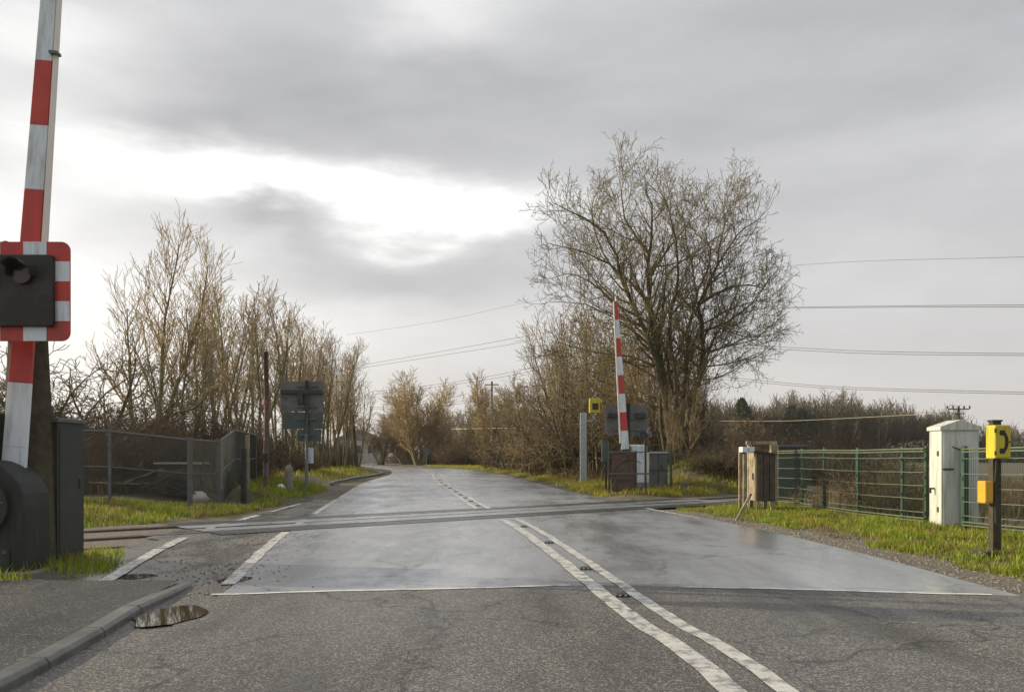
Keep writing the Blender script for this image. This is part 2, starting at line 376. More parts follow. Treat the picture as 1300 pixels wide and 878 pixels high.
# right edge line just before the rails
ribbon(seg(lambda Y: edgeR(Y)-.12, 17.2, 20.5), .10)

# crossing deck and rails
def track_strip(o0,o1,xa,xb,z,mt,name):
    a=Vector((0,19.4,z))
    m=MB(); vs=[];fs=[]; n=40
    for i in range(n+1):
        t=xa+(xb-xa)*i/n
        for o in (o0,o1): vs.append(a+tdir*t+tn*o)
        if i: fs.append((2*i-2,2*i,2*i+1,2*i-1))
    return tag(m.add(vs,fs).build(name,mt), kind='structure')
for o0,o1,mt in ((-1.40,-.80,'rubber'),(-.66,-.09,'road'),(.09,.66,'road'),(.80,1.40,'rubber')):
    track_strip(o0,o1,-7.2,7.4,.006,mt,'crossing_deck')
for k in range(-12,13):
    for o0,o1 in ((-1.40,-.80),(.80,1.40)):
        c=Vector((0,19.4,.0075))+tdir*(k*.6); a_=c+tn*o0; b_=c+tn*o1; w_=tdir*.008
        tag(MB().add([a_-w_,a_+w_,b_+w_,b_-w_],[(0,1,2,3)]).build('panel_joint','blk'),kind='structure')
for o in (-.7525,.7525):
    m=MB()
    for (ta,tb) in ((-90,-6.0),(-6.0,6.6),(6.6,120)):
        for (w,h,z,mi) in ((.07,.014,.002,0),(.13,.05,-.032,1)):
            c=Vector((0,19.4,0))+tdir*((ta+tb)/2)+tn*o
            m.box((c.x,c.y,z+.006),(tb-ta,w,h),TH,mi)
    tag(m.build('rail_track',['rail','railrust']), kind='structure')
track_strip(-1.9,1.9,-90,-6.4,-.028,'ballast','ballast'); track_strip(-1.9,1.9,6.9,120,-.028,'ballast','ballast')

# puddles
def puddle(c, rx, ry, rot=0, z=.011, seed=1, ring=False):
    m=MB(); n=36; vs=[(c[0],c[1],z)]
    for k in range(n):
        a=2*math.pi*k/n; q=1+.16*1.6*noise.noise(Vector((math.cos(a)*1.6+seed*7,math.sin(a)*1.6,seed)))+.03*math.sin(a*5+seed)
        x=rx*q*math.cos(a); y=ry*q*math.sin(a)
        vs.append((c[0]+x*math.cos(rot)-y*math.sin(rot), c[1]+x*math.sin(rot)+y*math.cos(rot), z))
    return tag(m.add(vs,[(0,k+1,(k+1)%n+1) for k in range(n)]).build('damp_patch' if ring else 'puddle','damp' if ring else 'water'), kind='structure')
puddle((-2.66,6.75),.24,.42,.06,seed=1); puddle((-3.95,9.0),.24,.2,.2,-.002,seed=2); puddle((-2.80,8.75),.16,.22,0,.003,seed=3); 


# ------------------------------------------------------------------ vegetation
def scatter(name, pts, hmin, hmax, mt, w=.008, lean=.35, kind='stuff', label=None, cat='grass'):
    P=np.array(pts); n=len(P)
    h=rng.uniform(hmin,hmax,n)*(.6+.8*rng.random(n)); a=rng.uniform(0,2*np.pi,n); l=rng.uniform(.05,lean,n)*h*1.6; b=rng.uniform(0,2*np.pi,n)
    sx,sy=np.cos(a)*w,np.sin(a)*w; tx,ty=np.cos(b)*l,np.sin(b)*l
    ww=rng.uniform(.6,1.4,n); sx*=ww; sy*=ww
    z0=P[:,2]-.01
    v=np.stack([np.stack([P[:,0]-sx,P[:,1]-sy,z0],1),np.stack([P[:,0]+sx,P[:,1]+sy,z0],1),
                np.stack([P[:,0]+tx*.35+sx*.7,P[:,1]+ty*.35+sy*.7,z0+h*.6],1),np.stack([P[:,0]+tx*.35-sx*.7,P[:,1]+ty*.35-sy*.7,z0+h*.6],1),
                np.stack([P[:,0]+tx+sx*.1,P[:,1]+ty+sy*.1,z0+h],1),np.stack([P[:,0]+tx-sx*.1,P[:,1]+ty-sy*.1,z0+h],1)],1).reshape(-1,3)
    i=np.arange(n)[:,None]*6
    f=np.concatenate([i+np.array([[0,1,2,3]]), i+np.array([[3,2,4,5]])])
    return tag(npmesh(name, v, f, mt), label, cat, kind=kind)
def inpoly(x,y,P):
    c=False; n=len(P)
    for i in range(n):
        x1,y1=P[i]; x2,y2=P[(i+1)%n]
        if (y1>y)!=(y2>y) and x<(x2-x1)*(y-y1)/(y2-y1)+x1: c=not c
    return c
def fill(P, n, clump=.5, near=0., ok=None, seed=0):
    xs_=[p[0] for p in P]; ys_=[p[1] for p in P]; out=[]; t=0
    while len(out)<n and t<n*30:
        t+=1; x=random.uniform(min(xs_),max(xs_)); y=random.uniform(min(ys_),max(ys_))
        if not inpoly(x,y,P): continue
        if noise.noise(Vector((x*1.1+seed,y*1.1,3)))+.35*noise.noise(Vector((x*4,y*4,3))) < -clump+random.random()*.5: continue
        if ok and not ok(x,y): continue
        out.append((x,y,gh(x,y)))
    return out
rv=[(edgeR(Y)+.55+wob(Y,1)*2+.1*wob(Y*3,4),Y) for Y in np.arange(3,20.6,.5)]+[(6.2,20.5),(6.9,16),(7.6,13),(9,9),(9,3)]
scatter('verge_grass', fill(rv,70000,.25), .03,.11,'grass',.008,label='bright green grass growing along the foot of the green fence')
scatter('verge_straw', fill(rv,8000,.3,seed=9), .03,.12,'straw',.006,.8,label='dead straw and leaf litter mixed through the green verge on the right')
lv=[(-7.6,15.2),(-7.0,16.2),(-6.3,17.6),(-5.95,19),(-5.9,23),(-7.4,21.9),(-10.2,19.7),(-12,19.5),(-12,13.5),(-9.5,13.6)]
scatter('verge_grass', fill(lv,26000,.3,ok=lambda x,y: trackdist(x,y)>1.7), .04,.13,'grass',.008,label='green grass between the rails and the chain link fence')
scatter('verge_straw', fill(lv,5000,.3,seed=9), .03,.14,'straw',.008,.8,label='dead straw mixed through the grass before the chain link fence')
lv2=[(-6.3,22.5),(-6.3,27),(-6.6,31),(-7.4,34),(-14,34),(-14,24),(-7.2,24)]
scatter('verge_grass', fill(lv2,17000,.3), .06,.22,'grass',.010,label='grass round the stone bollard beyond the chain link fence')
lv3=[(-8.2,39),(-8.7,46),(-8.8,55),(-9.3,61),(-12.6,66),(-20,66),(-18,38)]
scatter('verge_grass', fill(lv3,9000,.5), .08,.25,'grassy',.02,label='pale green grass behind the far left kerb')
rv2=[(edgeR(Y)+.5+wob(Y,9)*3,Y) for Y in np.arange(31,100,2)]+[(5,100),(4,70),(4.5,46),(5,34)]
scatter('verge_grass', fill(rv2,26000,.6), .06,.2,'grassy',.017,label='yellow green grass along the far right edge of the road')
rv3=[(2.7,26.6),(2.4,29),(2.1,32),(3,36),(6,36),(10,34),(10,28.5),(6.0,27.2),(4.5,26.4)]
scatter('verge_grass', fill(rv3,20000,.3,ok=lambda x,y: trackdist(x,y)>1.9), .06,.2,'grassy',.011,label='grass round the far barrier and over the mound beside it')
nl=[(-7.5,7.6),(-5.0,7.7),(-4.6,8.6),(-4.35,9.3),(-4.55,10.2),(-5.0,11.2),(-6.5,11.5),(-8,11)]
scatter('verge_grass', fill(nl,5500,.2), .05,.16,'grass',.006,label='shaded green grass at the foot of the near barrier')
field=[(7.6,13.2),(6.5,20.5),(8,24),(12,34),(40,45),(60,30),(20,6),(9,6)]
scatter('dry_grass', fill(field,30000,.8,ok=lambda x,y: abs(trackdist(x,y))>2), .15,.5,'straw',.012,.5,label='dry brown grass and weeds in the field behind the green fence',cat='grass')
scrubL=[(-10,22.5),(-9,30),(-10,36),(-13,60),(-40,60),(-40,17),(-14,20.5)]
scatter('dry_grass', fill(scrubL,24000,.8), .2,.7,'straw',.016,.5,label='dry brown undergrowth below the trees left of the road')
scrubR=[(2.6,38),(1.8,46),(.5,60),(-.8,76),(20,90),(30,60),(9,33)]
scatter('dry_grass', fill(scrubR,18000,.8), .2,.8,'straw',.02,.5,label='dry undergrowth below the trees right of the road')
# stones
def stones(name, pts, lo, hi, label):
    m=MB()
    for x,y,z in pts:
        r=random.uniform(lo,hi); q=[Vector(v).normalized() for v in ((1,0,0),(-1,0,0),(0,1,0),(0,-1,0),(0,0,1),(0,0,-1))]
        vs=[Vector((x,y,z+r*.2))+Vector((v.x*r*random.uniform(.7,1.3),v.y*r*random.uniform(.7,1.3),v.z*r*.6)) for v in q]
        m.add(vs,[(0,2,4),(2,1,4),(1,3,4),(3,0,4),(2,0,5),(1,2,5),(3,1,5),(0,3,5)])
    return tag(m.build(name,'stone'),label,'stones',kind='stuff')
gs=[(x,y,gh(x,y)+.01) for x,y in ((edgeR(Y)+random.uniform(-.05,.75),Y) for Y in [random.uniform(4,20.5) for _ in range(2600)])]
stones('loose_stones', gs, .006,.026,'loose stones and grit along the right edge of the road')
gs=[(x,y,.0) for x,y in ((edgeL(Y)+random.gauss(-.55,.45),Y) for Y in [random.uniform(7.2,14.5) for _ in range(1100)])]
stones('loose_stones', gs, .004,.017,'dark grit scattered on the wet footway left of the lane')

# ---- bare trees: grow branches as polylines, then skin them
def _rot(d, ang, phi):
    a = d.orthogonal().normalized(); b = d.cross(a)
    return (d*math.cos(ang) + (a*math.cos(phi)+b*math.sin(phi))*math.sin(ang)).normalized()
def grow(out, p, d, L, r, lvl, P):
    n = P['n'][lvl]; pts=[p.copy()]; rs=[r]; dd=d.copy(); w=P['wig'][lvl]; up=P['up'][lvl]; st=L/n; rend=P['rend'][lvl]
    for i in range(n):
        dd = (dd + Vector((random.gauss(0,w),random.gauss(0,w),random.gauss(0,w)+up))).normalized()
        pts.append(pts[-1]+dd*st); rs.append(max(rend, r*(1-(i+1)/n*.85)))
    out.append((lvl,pts,rs)); spawn(out, pts, rs, L, lvl, P)
def spawn(out, pts, rs, L, lvl, P, t0=None):
    if lvl+1>=len(P['n']): return
    cnt = L*P['den'][lvl]; cnt=int(cnt)+(random.random()<cnt%1); n=len(pts)-1; t0 = P['t0'][lvl] if t0 is None else t0
    for k in range(cnt):
        t = t0+(1-t0)*((k+random.random())/max(1,cnt)); f=t*n; i=min(int(f),n-1); q=f-i
        p = pts[i].lerp(pts[i+1],q); ax=(pts[i+1]-pts[i]).normalized(); rr=rs[i]*(1-q)+rs[i+1]*q
        ang=R(random.uniform(*P['ang'][lvl])); cd=_rot(ax,ang,random.uniform(0,6.283))
        cL = P['len'][lvl]*random.uniform(.55,1.15)*(1.2-.8*t)
        grow(out, p, cd, cL, min(rr*.65,P['rmax'][lvl]), lvl+1, P)
def skin(name, polys, mt, parent, rmul=1.):
    VV=[];FF=[];off=0; groups={}
    for lvl,pts,rs in polys:
        sides = 7 if rs[0]>.09 else 5 if rs[0]>.035 else 3
        groups.setdefault((len(pts),sides),[]).append((pts,rs))
    for (n,sides),L in groups.items():
        A=np.array([[tuple(p) for p in pts] for pts,_ in L]); Rr=np.array([rs for _,rs in L])*rmul
        T=np.empty_like(A); T[:,1:-1]=A[:,2:]-A[:,:-2]; T[:,0]=A[:,1]-A[:,0]; T[:,-1]=A[:,-1]-A[:,-2]
        T/=np.linalg.norm(T,axis=2,keepdims=True)+1e-9
        ref=np.array([.31,.52,.1]); U=np.cross(T,ref); U/=np.linalg.norm(U,axis=2,keepdims=True)+1e-9; W=np.cross(T,U)
        an=2*np.pi*np.arange(sides)/sides
        ring=A[:,:,None,:]+Rr[:,:,None,None]*(U[:,:,None,:]*np.cos(an)[None,None,:,None]+W[:,:,None,:]*np.sin(an)[None,None,:,None])
        m=len(L); v=ring.reshape(-1,3)
        id_=np.arange(m*n*sides).reshape(m,n,sides)+off
        a=id_[:,:-1,:]; b=id_[:,1:,:]; f=np.stack([a,np.roll(a,-1,2),np.roll(b,-1,2),b],3).reshape(-1,4)
        VV.append(v);FF.append(f); off+=len(v)
    return npmesh(name, np.concatenate(VV), np.concatenate(FF), mt, parent, smooth=True)
def leaves(name, pts, size, mt, parent=None):
    P=np.array(pts); n=len(P)
    a=rng.normal(size=(n,3)); a/=np.linalg.norm(a,axis=1,keepdims=True); b=np.cross(a,rng.normal(size=(n,3))); b/=np.linalg.norm(b,axis=1,keepdims=True)
    s=rng.uniform(.5,1.3,(n,1))*size
    v=np.stack([P-a*s,P+b*s*.5,P+a*s,P-b*s*.5],1).reshape(-1,3)
    return npmesh(name, v, np.arange(n*4).reshape(n,4), mt, parent)
def limb(pxs, Y0, r0, r1, dY=0., base=None):
    k=len(pxs); pxs=[(852+(x-852)*(.94 if y<520 else 1), y if y>520 else 520+(y-520)*.90) for x,y in pxs]; pts=[at(x,y,Y0+dY*i/(k-1)) for i,(x,y) in enumerate(pxs)]
    if base is not None: pts=[base]+pts
    # refine by catmull
    q=[Vector(cat([tuple(p) for p in pts], j/3)) for j in range(3*(len(pts)-1)+1)]
    q=[v+Vector((random.gauss(0,.04),random.gauss(0,.08),0)) if 0<i<len(q)-1 else v for i,v in enumerate(q)]
    n=len(q); rs=[r0+(r1-r0)*(i/(n-1))**.8 for i in range(n)]
    return q, rs
def plen(q): return sum((q[i+1]-q[i]).length for i in range(len(q)-1))
def local(polys, o): return [(l,[p-o for p in pts],rs) for l,pts,rs in polys]

PB=dict(n=[8,7,5,4,3],wig=[.08,.10,.10,.10,.10],up=[.04,.10,.10,.08,.05],rend=[.02,.013,.010,.0085,.0075],
        den=[1.9,2.4,3.8,4.4],t0=[.3,.12,.12,.1],ang=[(30,65),(30,65),(30,70),(30,70)],len=[3.0,1.45,.75,.34],rmax=[.07,.03,.015,.010])
# the big tree right of the road
YT=38.
o=at(858,601,YT); o.z=gh(o.x,o.y)-.05
trunks=[]; crowns=[]
specs=[([(856,560),(846,505),(833,441),(824,375),(823,310),(826,250),(818,203)],.25,.02,0),
 ([(850,560),(842,500),(826,430),(805,385),(790,345),(770,285),(735,250),(692,228)],.20,.015,-2),
 ([(866,575),(880,506),(893,460),(894,400),(891,370),(911,325),(941,275),(972,250)],.19,.015,1),
 ([(862,570),(868,500),(875,410),(885,360),(875,285),(866,235)],.15,.015,2.5),
 ([(870,570),(858,500),(851,400),(861,335),(856,260),(842,220)],.15,.015,-2.5),
 ([(843,565),(838,480),(839,400),(846,330),(838,262)],.14,.014,1.5),
 ([(882,565),(884,500),(902,440),(932,380),(952,312)],.13,.014,-1.5),
 ([(873,580),(866,540),(850,470),(838,420),(800,395),(760,380),(720,350)],.11,.012,1.5),]
mains=[]
for pxs,r0,r1,dY in specs:
    jit=Vector((random.uniform(-.7,.7),random.uniform(-.3,.3),0))
    q,rs=limb(pxs,YT,r0,r1,dY,o+jit); mains.append((q,rs)); trunks.append((0,q,rs)); spawn(crowns,q,rs,plen(q),0,PB,.36)
subs=[([(885,480),(922,472),(962,448)],.05,0),([(875,450),(915,425),(955,405)],.05,2),([(846,520),(805,505),(765,500)],.05,-1),([(893,400),(940,375),(985,362)],.05,-2),([(866,500),(905,480),(930,470)],.04,1),([(833,441),(790,400),(735,372),(688,368)],.06,1),([(893,460),(940,452),(980,436)],.05,-1),([(838,480),(790,450),(740,455),(705,470)],.05,-1),([(839,400),(800,330),(790,270),(770,225)],.05,2),([(902,440),(950,420),(985,385)],.05,2),([(846,330),(880,300),(925,270),(950,250)],.05,1),([(823,375),(780,325),(740,300),(685,285)],.09,-2,),([(826,400),(770,365),(725,330),(690,335)],.08,2),([(891,370),(925,350),(955,345),(985,352)],.10,1),
 ([(893,410),(930,395),(960,370),(988,330)],.07,-2),([(790,345),(760,300),(745,240),(755,205)],.07,3),([(823,330),(850,290),(880,255),(905,235)],.08,2),
 ([(823,300),(790,250),(785,210),(790,192)],.06,-2),([(911,325),(920,280),(925,245),(935,225)],.06,1),([(885,360),(905,310),(900,270),(905,245)],.06,-3),
 ([(893,440),(930,430),(965,420),(985,400)],.05,2),([(850,470),(800,445),(750,440),(700,425)],.07,-2),([(846,505),(800,490),(760,470),(715,460)],.06,2)]
for pxs,r0,dY in subs:
    q,rs=limb(pxs,YT,r0,.012,dY); crowns.append((0,q,rs)); spawn(crowns,q,rs,plen(q),0,PB,.1)
big=thing('bare_tree',o,'tallest bare tree, wide many-stemmed olive crown behind the far barrier','tree')
skin('trunk',local(trunks,o),'bark_r',big); skin('crown',local(crowns,o),'twig_r',big,.95)
# kinds of smaller trees, built once at the origin
TH_={}
def tree_kind(name, H, stems, spread, P, barkm, twigm, seed, ivy=0, rbase=.1, rm=1.):
    random.seed(seed); t=[];c=[]
    for s in range(stems):
        a=2*math.pi*(s+random.random()*.6)/stems; tilt=R(random.uniform(.3,1.)*spread) if stems>1 else R(2)
        d=Vector((math.sin(tilt)*math.cos(a),math.sin(tilt)*math.sin(a),math.cos(tilt)))
        b=Vector((math.cos(a)*.22*(stems>1),math.sin(a)*.22*(stems>1),-.1)); L=H*random.uniform(.72,1.)
        tmp=[]; grow(tmp,b,d,L,rbase*random.uniform(.7,1.2),0,P)
        t+= [x for x in tmp if x[0]==0]; c+= [x for x in tmp if x[0]>0]
    root=thing(name,(0,0,0),'bare tree','tree'); skin('trunk',t,barkm,root,rm); skin('crown',c,twigm,root,rm)
    TH_[root.name]=sorted(max(p.z for p in x[1]) for x in t+c)[int(len(t+c)*.997)]
    if ivy:
        pts=[]
        for _ in range(ivy):
            l,pp,rr=random.choice(t); f=random.random()**1.3*.6*(len(pp)-1); i=int(f); p=pp[i].lerp(pp[i+1],f-i)
            pts.append(tuple(p+Vector((random.gauss(0,.28),random.gauss(0,.28),random.gauss(0,.2)))))
        leaves('ivy',pts,.07,'ivy',root)
    return root
PU=dict(n=[10,8,6,4],wig=[.06,.09,.1,.13],up=[.06,.17,.15,.08],rend=[.02,.012,.009,.008],den=[2.3,2.7,3.6],t0=[.36,.12,.15],
        ang=[(28,48),(22,42),(20,40)],len=[3.2,1.7,.75],rmax=[.045,.02,.012])
PC=dict(n=[9,7,5,3],wig=[.045,.08,.10,.12],up=[.04,.12,.10,.07],rend=[.012,.010,.008,.008],den=[2.3,2.7,3.6],t0=[.34,.15,.1],
        ang=[(18,38),(22,42),(25,46)],len=[2.0,1.05,.55],rmax=[.026,.014,.009])
PS=dict(n=[7,6,5,3],wig=[.17,.22,.24,.25],up=[.0,.02,.0,.0],rend=[.012,.011,.010,.009],den=[3.0,3.8,5.0],t0=[.15,.1,.1],
        ang=[(30,70),(30,75),(30,75)],len=[1.6,.9,.5],rmax=[.04,.018,.011])
PF=dict(n=[8,7,5,3],wig=[.05,.10,.13,.15],up=[.04,.13,.10,.06],rend=[.03,.022,.018,.016],den=[3.6,3.4,3.0],t0=[.16,.12,.12],
        ang=[(24,52),(22,48),(22,50)],len=[3.6,1.5,.8],rmax=[.06,.028,.018])
ash=tree_kind('ash_tree',10.2,3,14,PU,'bark_l','twig_l',11,rbase=.13)
cop=tree_kind('coppiced_tree',8.0,9,15,PC,'bark_l','twig_l',21,rbase=.06)
cop2=tree_kind('coppiced_tree',7.6,6,17,PC,'bark_l','twig_g',22,rbase=.075)
dark=tree_kind('thorn_tree',4.6,6,42,PS,'bark_r','twig_r',31,rbase=.08,ivy=600)
scr=tree_kind('scrub_tree',6.8,8,19,PC,'bark_f','twig_f',41,rbase=.06,ivy=900)
scr2=tree_kind('scrub_tree',6.2,9,34,PS,'bark_f','twig_f',42,rbase=.06)
far=tree_kind('roadside_tree',11,6,24,PF,'bark_l','twig_l',51,rbase=.16)
far2=tree_kind('roadside_tree',10,4,24,PF,'bark_f','twig_f',52,rbase=.14,ivy=2500)
random.seed(99)
def put(kind, x, top, Y, rz, label, group, H, sx=1.):
    X=(x-650)/F*Y; z=gh(X,Y)-.05; h=(HZ-top)/F*Y+EYE-z; s=h/TH_[kind.name]
    if kind in fresh: r=kind; fresh.discard(kind); r.location=(X,Y,z); r.rotation_euler=(0,0,rz); r.scale=(s*sx,s*sx,s)
    else: r=dup(kind,(X,Y,z),rz,(s*sx,s*sx,s))
    tag(r,label,'tree',group)
fresh={ash,cop,cop2,dark,scr,scr2,far,far2}
GL='bare trees left of the road'; GR='bare scrub trees right of the road'; GF='trees at the far bend'
put(ash,195,278,34,.4,'tall slender bare ash rising highest among the left trees',GL,10.6,1.15)
put(dark,95,418,30,.3,'dark twisted thorn tree next to the near signal board',GL,4.9)
put(dark,30,440,28,2.3,'dark thorn tree mostly hidden behind the near barrier boom',GL,4.9)
put(dark,150,455,33,4.,'low dark thorn tree at the foot of the tall ash',GL,4.9)
put(cop,262,345,38,0,'pale many-stemmed tree just right of the tall ash',GL,8.2,1.2)
put(cop2,232,395,36,1.9,'shorter pale many-stemmed tree between the ash and its right neighbour',GL,7.8,1.25)
put(cop2,318,352,42,1,'pale many-stemmed tree above the end of the chain link fence',GL,7.8,1.2)
put(cop,358,358,46,2.1,'pale many-stemmed tree behind the tall rusty pole',GL,8.2,1.2)
put(cop2,288,366,45,5.1,'pale many-stemmed tree filling the gap behind the fence corner post',GL,7.8)
put(cop,416,418,64,5.8,'pale background tree between the crossing sign and the telegraph poles',GL,8.2,1.1)
put(cop,384,385,54,.9,'pale tree directly above the top edge of the crossing sign',GL,8.2,1.25)
put(cop2,452,478,72,1.4,'last pale tree before the gap at the bend',GL,7.8,1.2)

put(cop2,408,432,54,3.3,'pale tree rising behind the back of the crossing sign',GL,7.8,1.3)
put(cop,434,442,62,4.3,'rounded pale tree right of the crossing sign',GL,8.2,1.1)
put(scr2,300,470,36,2,'low tangled tree behind the chain link fence',GL,6.6)
put(scr,388,470,48,1,'low tangled tree behind the post of the crossing sign',GL,7.2)
put(far2,484,522,113,0,'low ivy-dark tree left of the round tree at the bend',GF,10.3,1.7)
put(far,532,474,104,2.6,'round fan-shaped bare tree at the bend of the road',GF,11.3,1.35)
put(far2,566,545,105,2,'small dark tree right of the round tree at the bend',GF,10.3,1.5)
put(far,512,515,114,3,'small bare tree behind the round tree at the bend',GF,11.3,1.2)
put(far2,600,520,98,4,'low dark tree left of the roadside pole',GF,10.3,1.3)
put(far,628,474,84,2,'bare tree directly behind the far road sign',GF,11.3)
put(far2,658,490,80,5.2,'bare tree to the right of the roadside pole',GF,10.3)
put(scr,848,385,40,2.2,'thin-stemmed tree growing up against the left of the tall trunks',GR,7)
put(scr,872,400,40.5,.7,'thin-stemmed tree growing up between the tall trunks',GR,7)
put(cop,820,410,42,3.1,'many-stemmed young tree directly left of the tall trunks',GR,7)
put(scr,712,408,50,.5,'left edge tree of the right-hand scrub, leaning over the verge',GR,7.2,.85)
put(scr2,668,490,56,2.5,'low tangled tree behind the small black road sign',GR,6.6,1.2)
put(scr,748,372,52,.2,'taller scrub tree in the background behind the yellow box',GR,7.2,1.2)
put(scr,716,440,58,4.4,'background scrub tree above the small black sign',GR,7.2,1.0)
put(scr,775,410,50,2.2,'background scrub tree left of the tall tree trunks',GR,7.2,1.2)
put(scr2,645,500,66,.8,'low background scrub tree right of the far road sign',GR,6.6,1.4)
put(scr,728,378,46,3,'scrub tree behind the white post with the yellow box',GR,7.2,1.1)
put(scr2,758,440,43,4,'tangled low tree behind the far boom',GR,6.6,1.2)
put(scr,800,430,44,5,'scrub tree between the far boom and the tall tree',GR,7.2,1.1)
put(scr2,830,480,41,1,'tangled low tree at the foot of the tall tree',GR,6.6,1.2)
put(scr,866,470,37,4.2,'short thin-stemmed brush growing round the foot of the tall trunks',GR,7)
put(scr,890,500,44,2,'low tree just right of the tall tree trunks',GR,7.2,1.2)
put(scr2,712,480,47,1.2,'low tangled tree beside the white post',GR,6.6,1.3)
put(scr2,925,525,56,3.2,'lowest tree between the tall tree and the far wood',GR,6.6,1.5)

# bramble thickets
def bush_kind(name, r, h, nst, nleaf, stem, leafm, seed, lsize=.04, lab='brown bramble thicket', cat_='bush'):
    random.seed(seed); polys=[]; pts=[]
    for _ in range(nst):
        a=random.uniform(0,6.283); q=random.random()**.6*r; p=Vector((math.cos(a)*q*.7,math.sin(a)*q*.7,-.05)); d=Vector((math.cos(a)*.5*random.random(),math.sin(a)*.5*random.random(),1)).normalized()
        L=h*random.uniform(.7,1.35); pp=[p]; rs=[.008]
        for i in range(6):
            d=(d+Vector((random.gauss(0,.22),random.gauss(0,.22),random.gauss(-.09,.12)))).normalized(); pp.append(pp[-1]+d*L/6); rs.append(.007-.0009*i)
        polys.append((0,pp,rs))
        for _ in range(4):
            i=random.randint(1,5); b=pp[i]; dd=_rot((pp[i+1]-pp[i]).normalized(),R(random.uniform(30,70)),random.uniform(0,6.28)); polys.append((1,[b,b+dd*L*.1,b+dd*L*.2+Vector((0,0,random.uniform(-.03,.06)))],[.005,.004,.003]))
    for _ in range(nleaf):
        l,pp,rs=random.choice(polys); i=random.randint(0,len(pp)-2); p=pp[i].lerp(pp[i+1],random.random()); pts.append(tuple(p+Vector((random.gauss(0,.04),random.gauss(0,.04),random.gauss(0,.04)))))
    root=thing(name,(0,0,0),lab,cat_); skin('stems',polys,stem,root); leaves('foliage',pts,lsize,leafm,root)
    return root
bA=bush_kind('bramble_bush',1.1,1.5,260,1500,'bramble','deadleaf',61)
bB=bush_kind('bramble_bush',1.3,1.1,240,1500,'bramble','bracken',62,.035)
bC=bush_kind('bramble_bush',1.0,1.3,170,2600,'bramble','ivy',63,.035)
random.seed(5)
fb={bA,bB,bC}
def bush(kind,X,Y,s,sz,label,group):
    z=gh(X,Y)-.03; rz=random.uniform(0,6.28)
    if kind in fb: fb.discard(kind); r=kind; r.location=(X,Y,z); r.rotation_euler=(0,0,rz); r.scale=(s,s,s*sz)
    else: r=dup(kind,(X,Y,z),rz,(s,s,s*sz))
    tag(r,label,'bush',group)
for i in range(26):
    X=random.uniform(-15,-8.8); Y=random.uniform(23.5,32)
    if X>-9.6 and Y>27: X-=2
    bush(random.choice((bA,bB,bA,bC)),X,Y,random.uniform(.8,1.15),random.uniform(1.0,1.6),'bare bramble in the brown thicket behind the chain link fence','brambles behind the left fence')
for i in range(16):
    Y=random.uniform(33,58); X=-10.8-random.uniform(0,5)-(Y-33)*.07
    bush(random.choice((bB,bA,bB)),X,Y,random.uniform(.9,1.4),random.uniform(.6,1.0),'russet bramble in the low thicket around the crossing sign','brambles by the crossing sign')
for i in range(22):
    Y=random.uniform(60,82); X=random.uniform(-24,-12.8)-(Y-60)*.1
    bush(random.choice((bA,bB)),X,Y,random.uniform(1.5,2.2),random.uniform(.7,1.1),'brown bush in the hedge left of the bend','hedge bushes left of the bend')
for i in range(30):
    Y=random.uniform(96,118); X=random.uniform(-17,3)+(0 if Y>110 else 6)
    if X<-8 and Y<112: Y+=14
    bush(random.choice((bA,bB,bC)),X,Y,random.uniform(1.8,2.8),random.uniform(.8,1.1),'brown bush in the hedge beyond the end of the road','hedge bushes beyond the bend')
for i in range(40):
    Y=random.uniform(36,84); X=edgeR(Y)+random.uniform(2.6,9)
    if X<6 and Y<45: X+=4
    bush(random.choice((bA,bB,bA,bC)),X,Y,random.uniform(.9,1.3)*(1+Y/120),random.uniform(.8,1.2),'brown bramble in the thicket under the trees right of the road','brambles right of the road')
for i in range(20):
    X=random.uniform(7.8,16); Y=random.uniform(34,44)
    bush(random.choice((bA,bC,bA)),X,Y,random.uniform(.9,1.4),random.uniform(.8,1.1),'dark bramble between the mound and the far wood','brambles beyond the mound')
bush(bA,7.2,16.6,.75,1.0,'dark leafless shrub tangled through the green fence','shrubs at the green fence')
bush(bC,7.6,29.6,.9,1.0,'dark evergreen-leaved bramble on the right flank of the grassy mound','shrubs at the mound')
bush(bC,6.6,29.9,.7,.8,'smaller leafy bramble on top of the grassy mound','shrubs at the mound')
bush(bC,8.2,12.6,.6,.8,'leafy low shrub behind the phone post','shrubs at the green fence')
for i in range(14):
    X=random.uniform(8.5,20); Y=random.uniform(15,28)
    if abs(trackdist(X,Y))<3: continue
    bush(random.choice((bA,bB)),X,Y,random.uniform(.5,.8),random.uniform(.6,.9),'low brown weed clump in the field behind the green fence','weed clumps in the field')

# far wood on the right and low hedge line on the horizon: one mass
def far_wood(name, spots, mt, label, hh):
    random.seed(71); polys=[]
    for X,Y,H in spots:
        for s in range(2):
            d=Vector((random.gauss(0,.1),random.gauss(0,.1),1)).normalized(); tmp=[]
            grow(tmp,Vector((X+random.gauss(0,.4),Y,-.2)),d,H*random.uniform(.8,1),.16,0,PW); polys+=tmp
    o_=skin(name,polys,mt,None); return tag(o_,label,'wood',kind='stuff')
PW=dict(n=[6,5,3],wig=[.04,.12,.15],up=[.04,.13,.1],rend=[.05,.035,.028],den=[2.2,1.4],t0=[.12,.2],ang=[(25,55),(25,50)],len=[3.0,1.6],rmax=[.09,.05])
random.seed(3)
spots=[]
for i in range(330):
    f=random.random(); Y=150-10*f+random.uniform(0,22); x=885+(1215-885)*f
    top=512+14*f+8*math.sin(f*9)+4*math.sin(f*31)
    spots.append(((x-650)/F*Y,Y,max(3,((HZ-top)/F*Y+1.2)*1.22)*random.uniform(.8,1.02)))
for i in range(70):
    f=random.random(); Y=150+random.uniform(0,20); x=1215+(1400-1215)*f
    spots.append(((x-650)/F*Y,Y,random.uniform(4,6.8)))
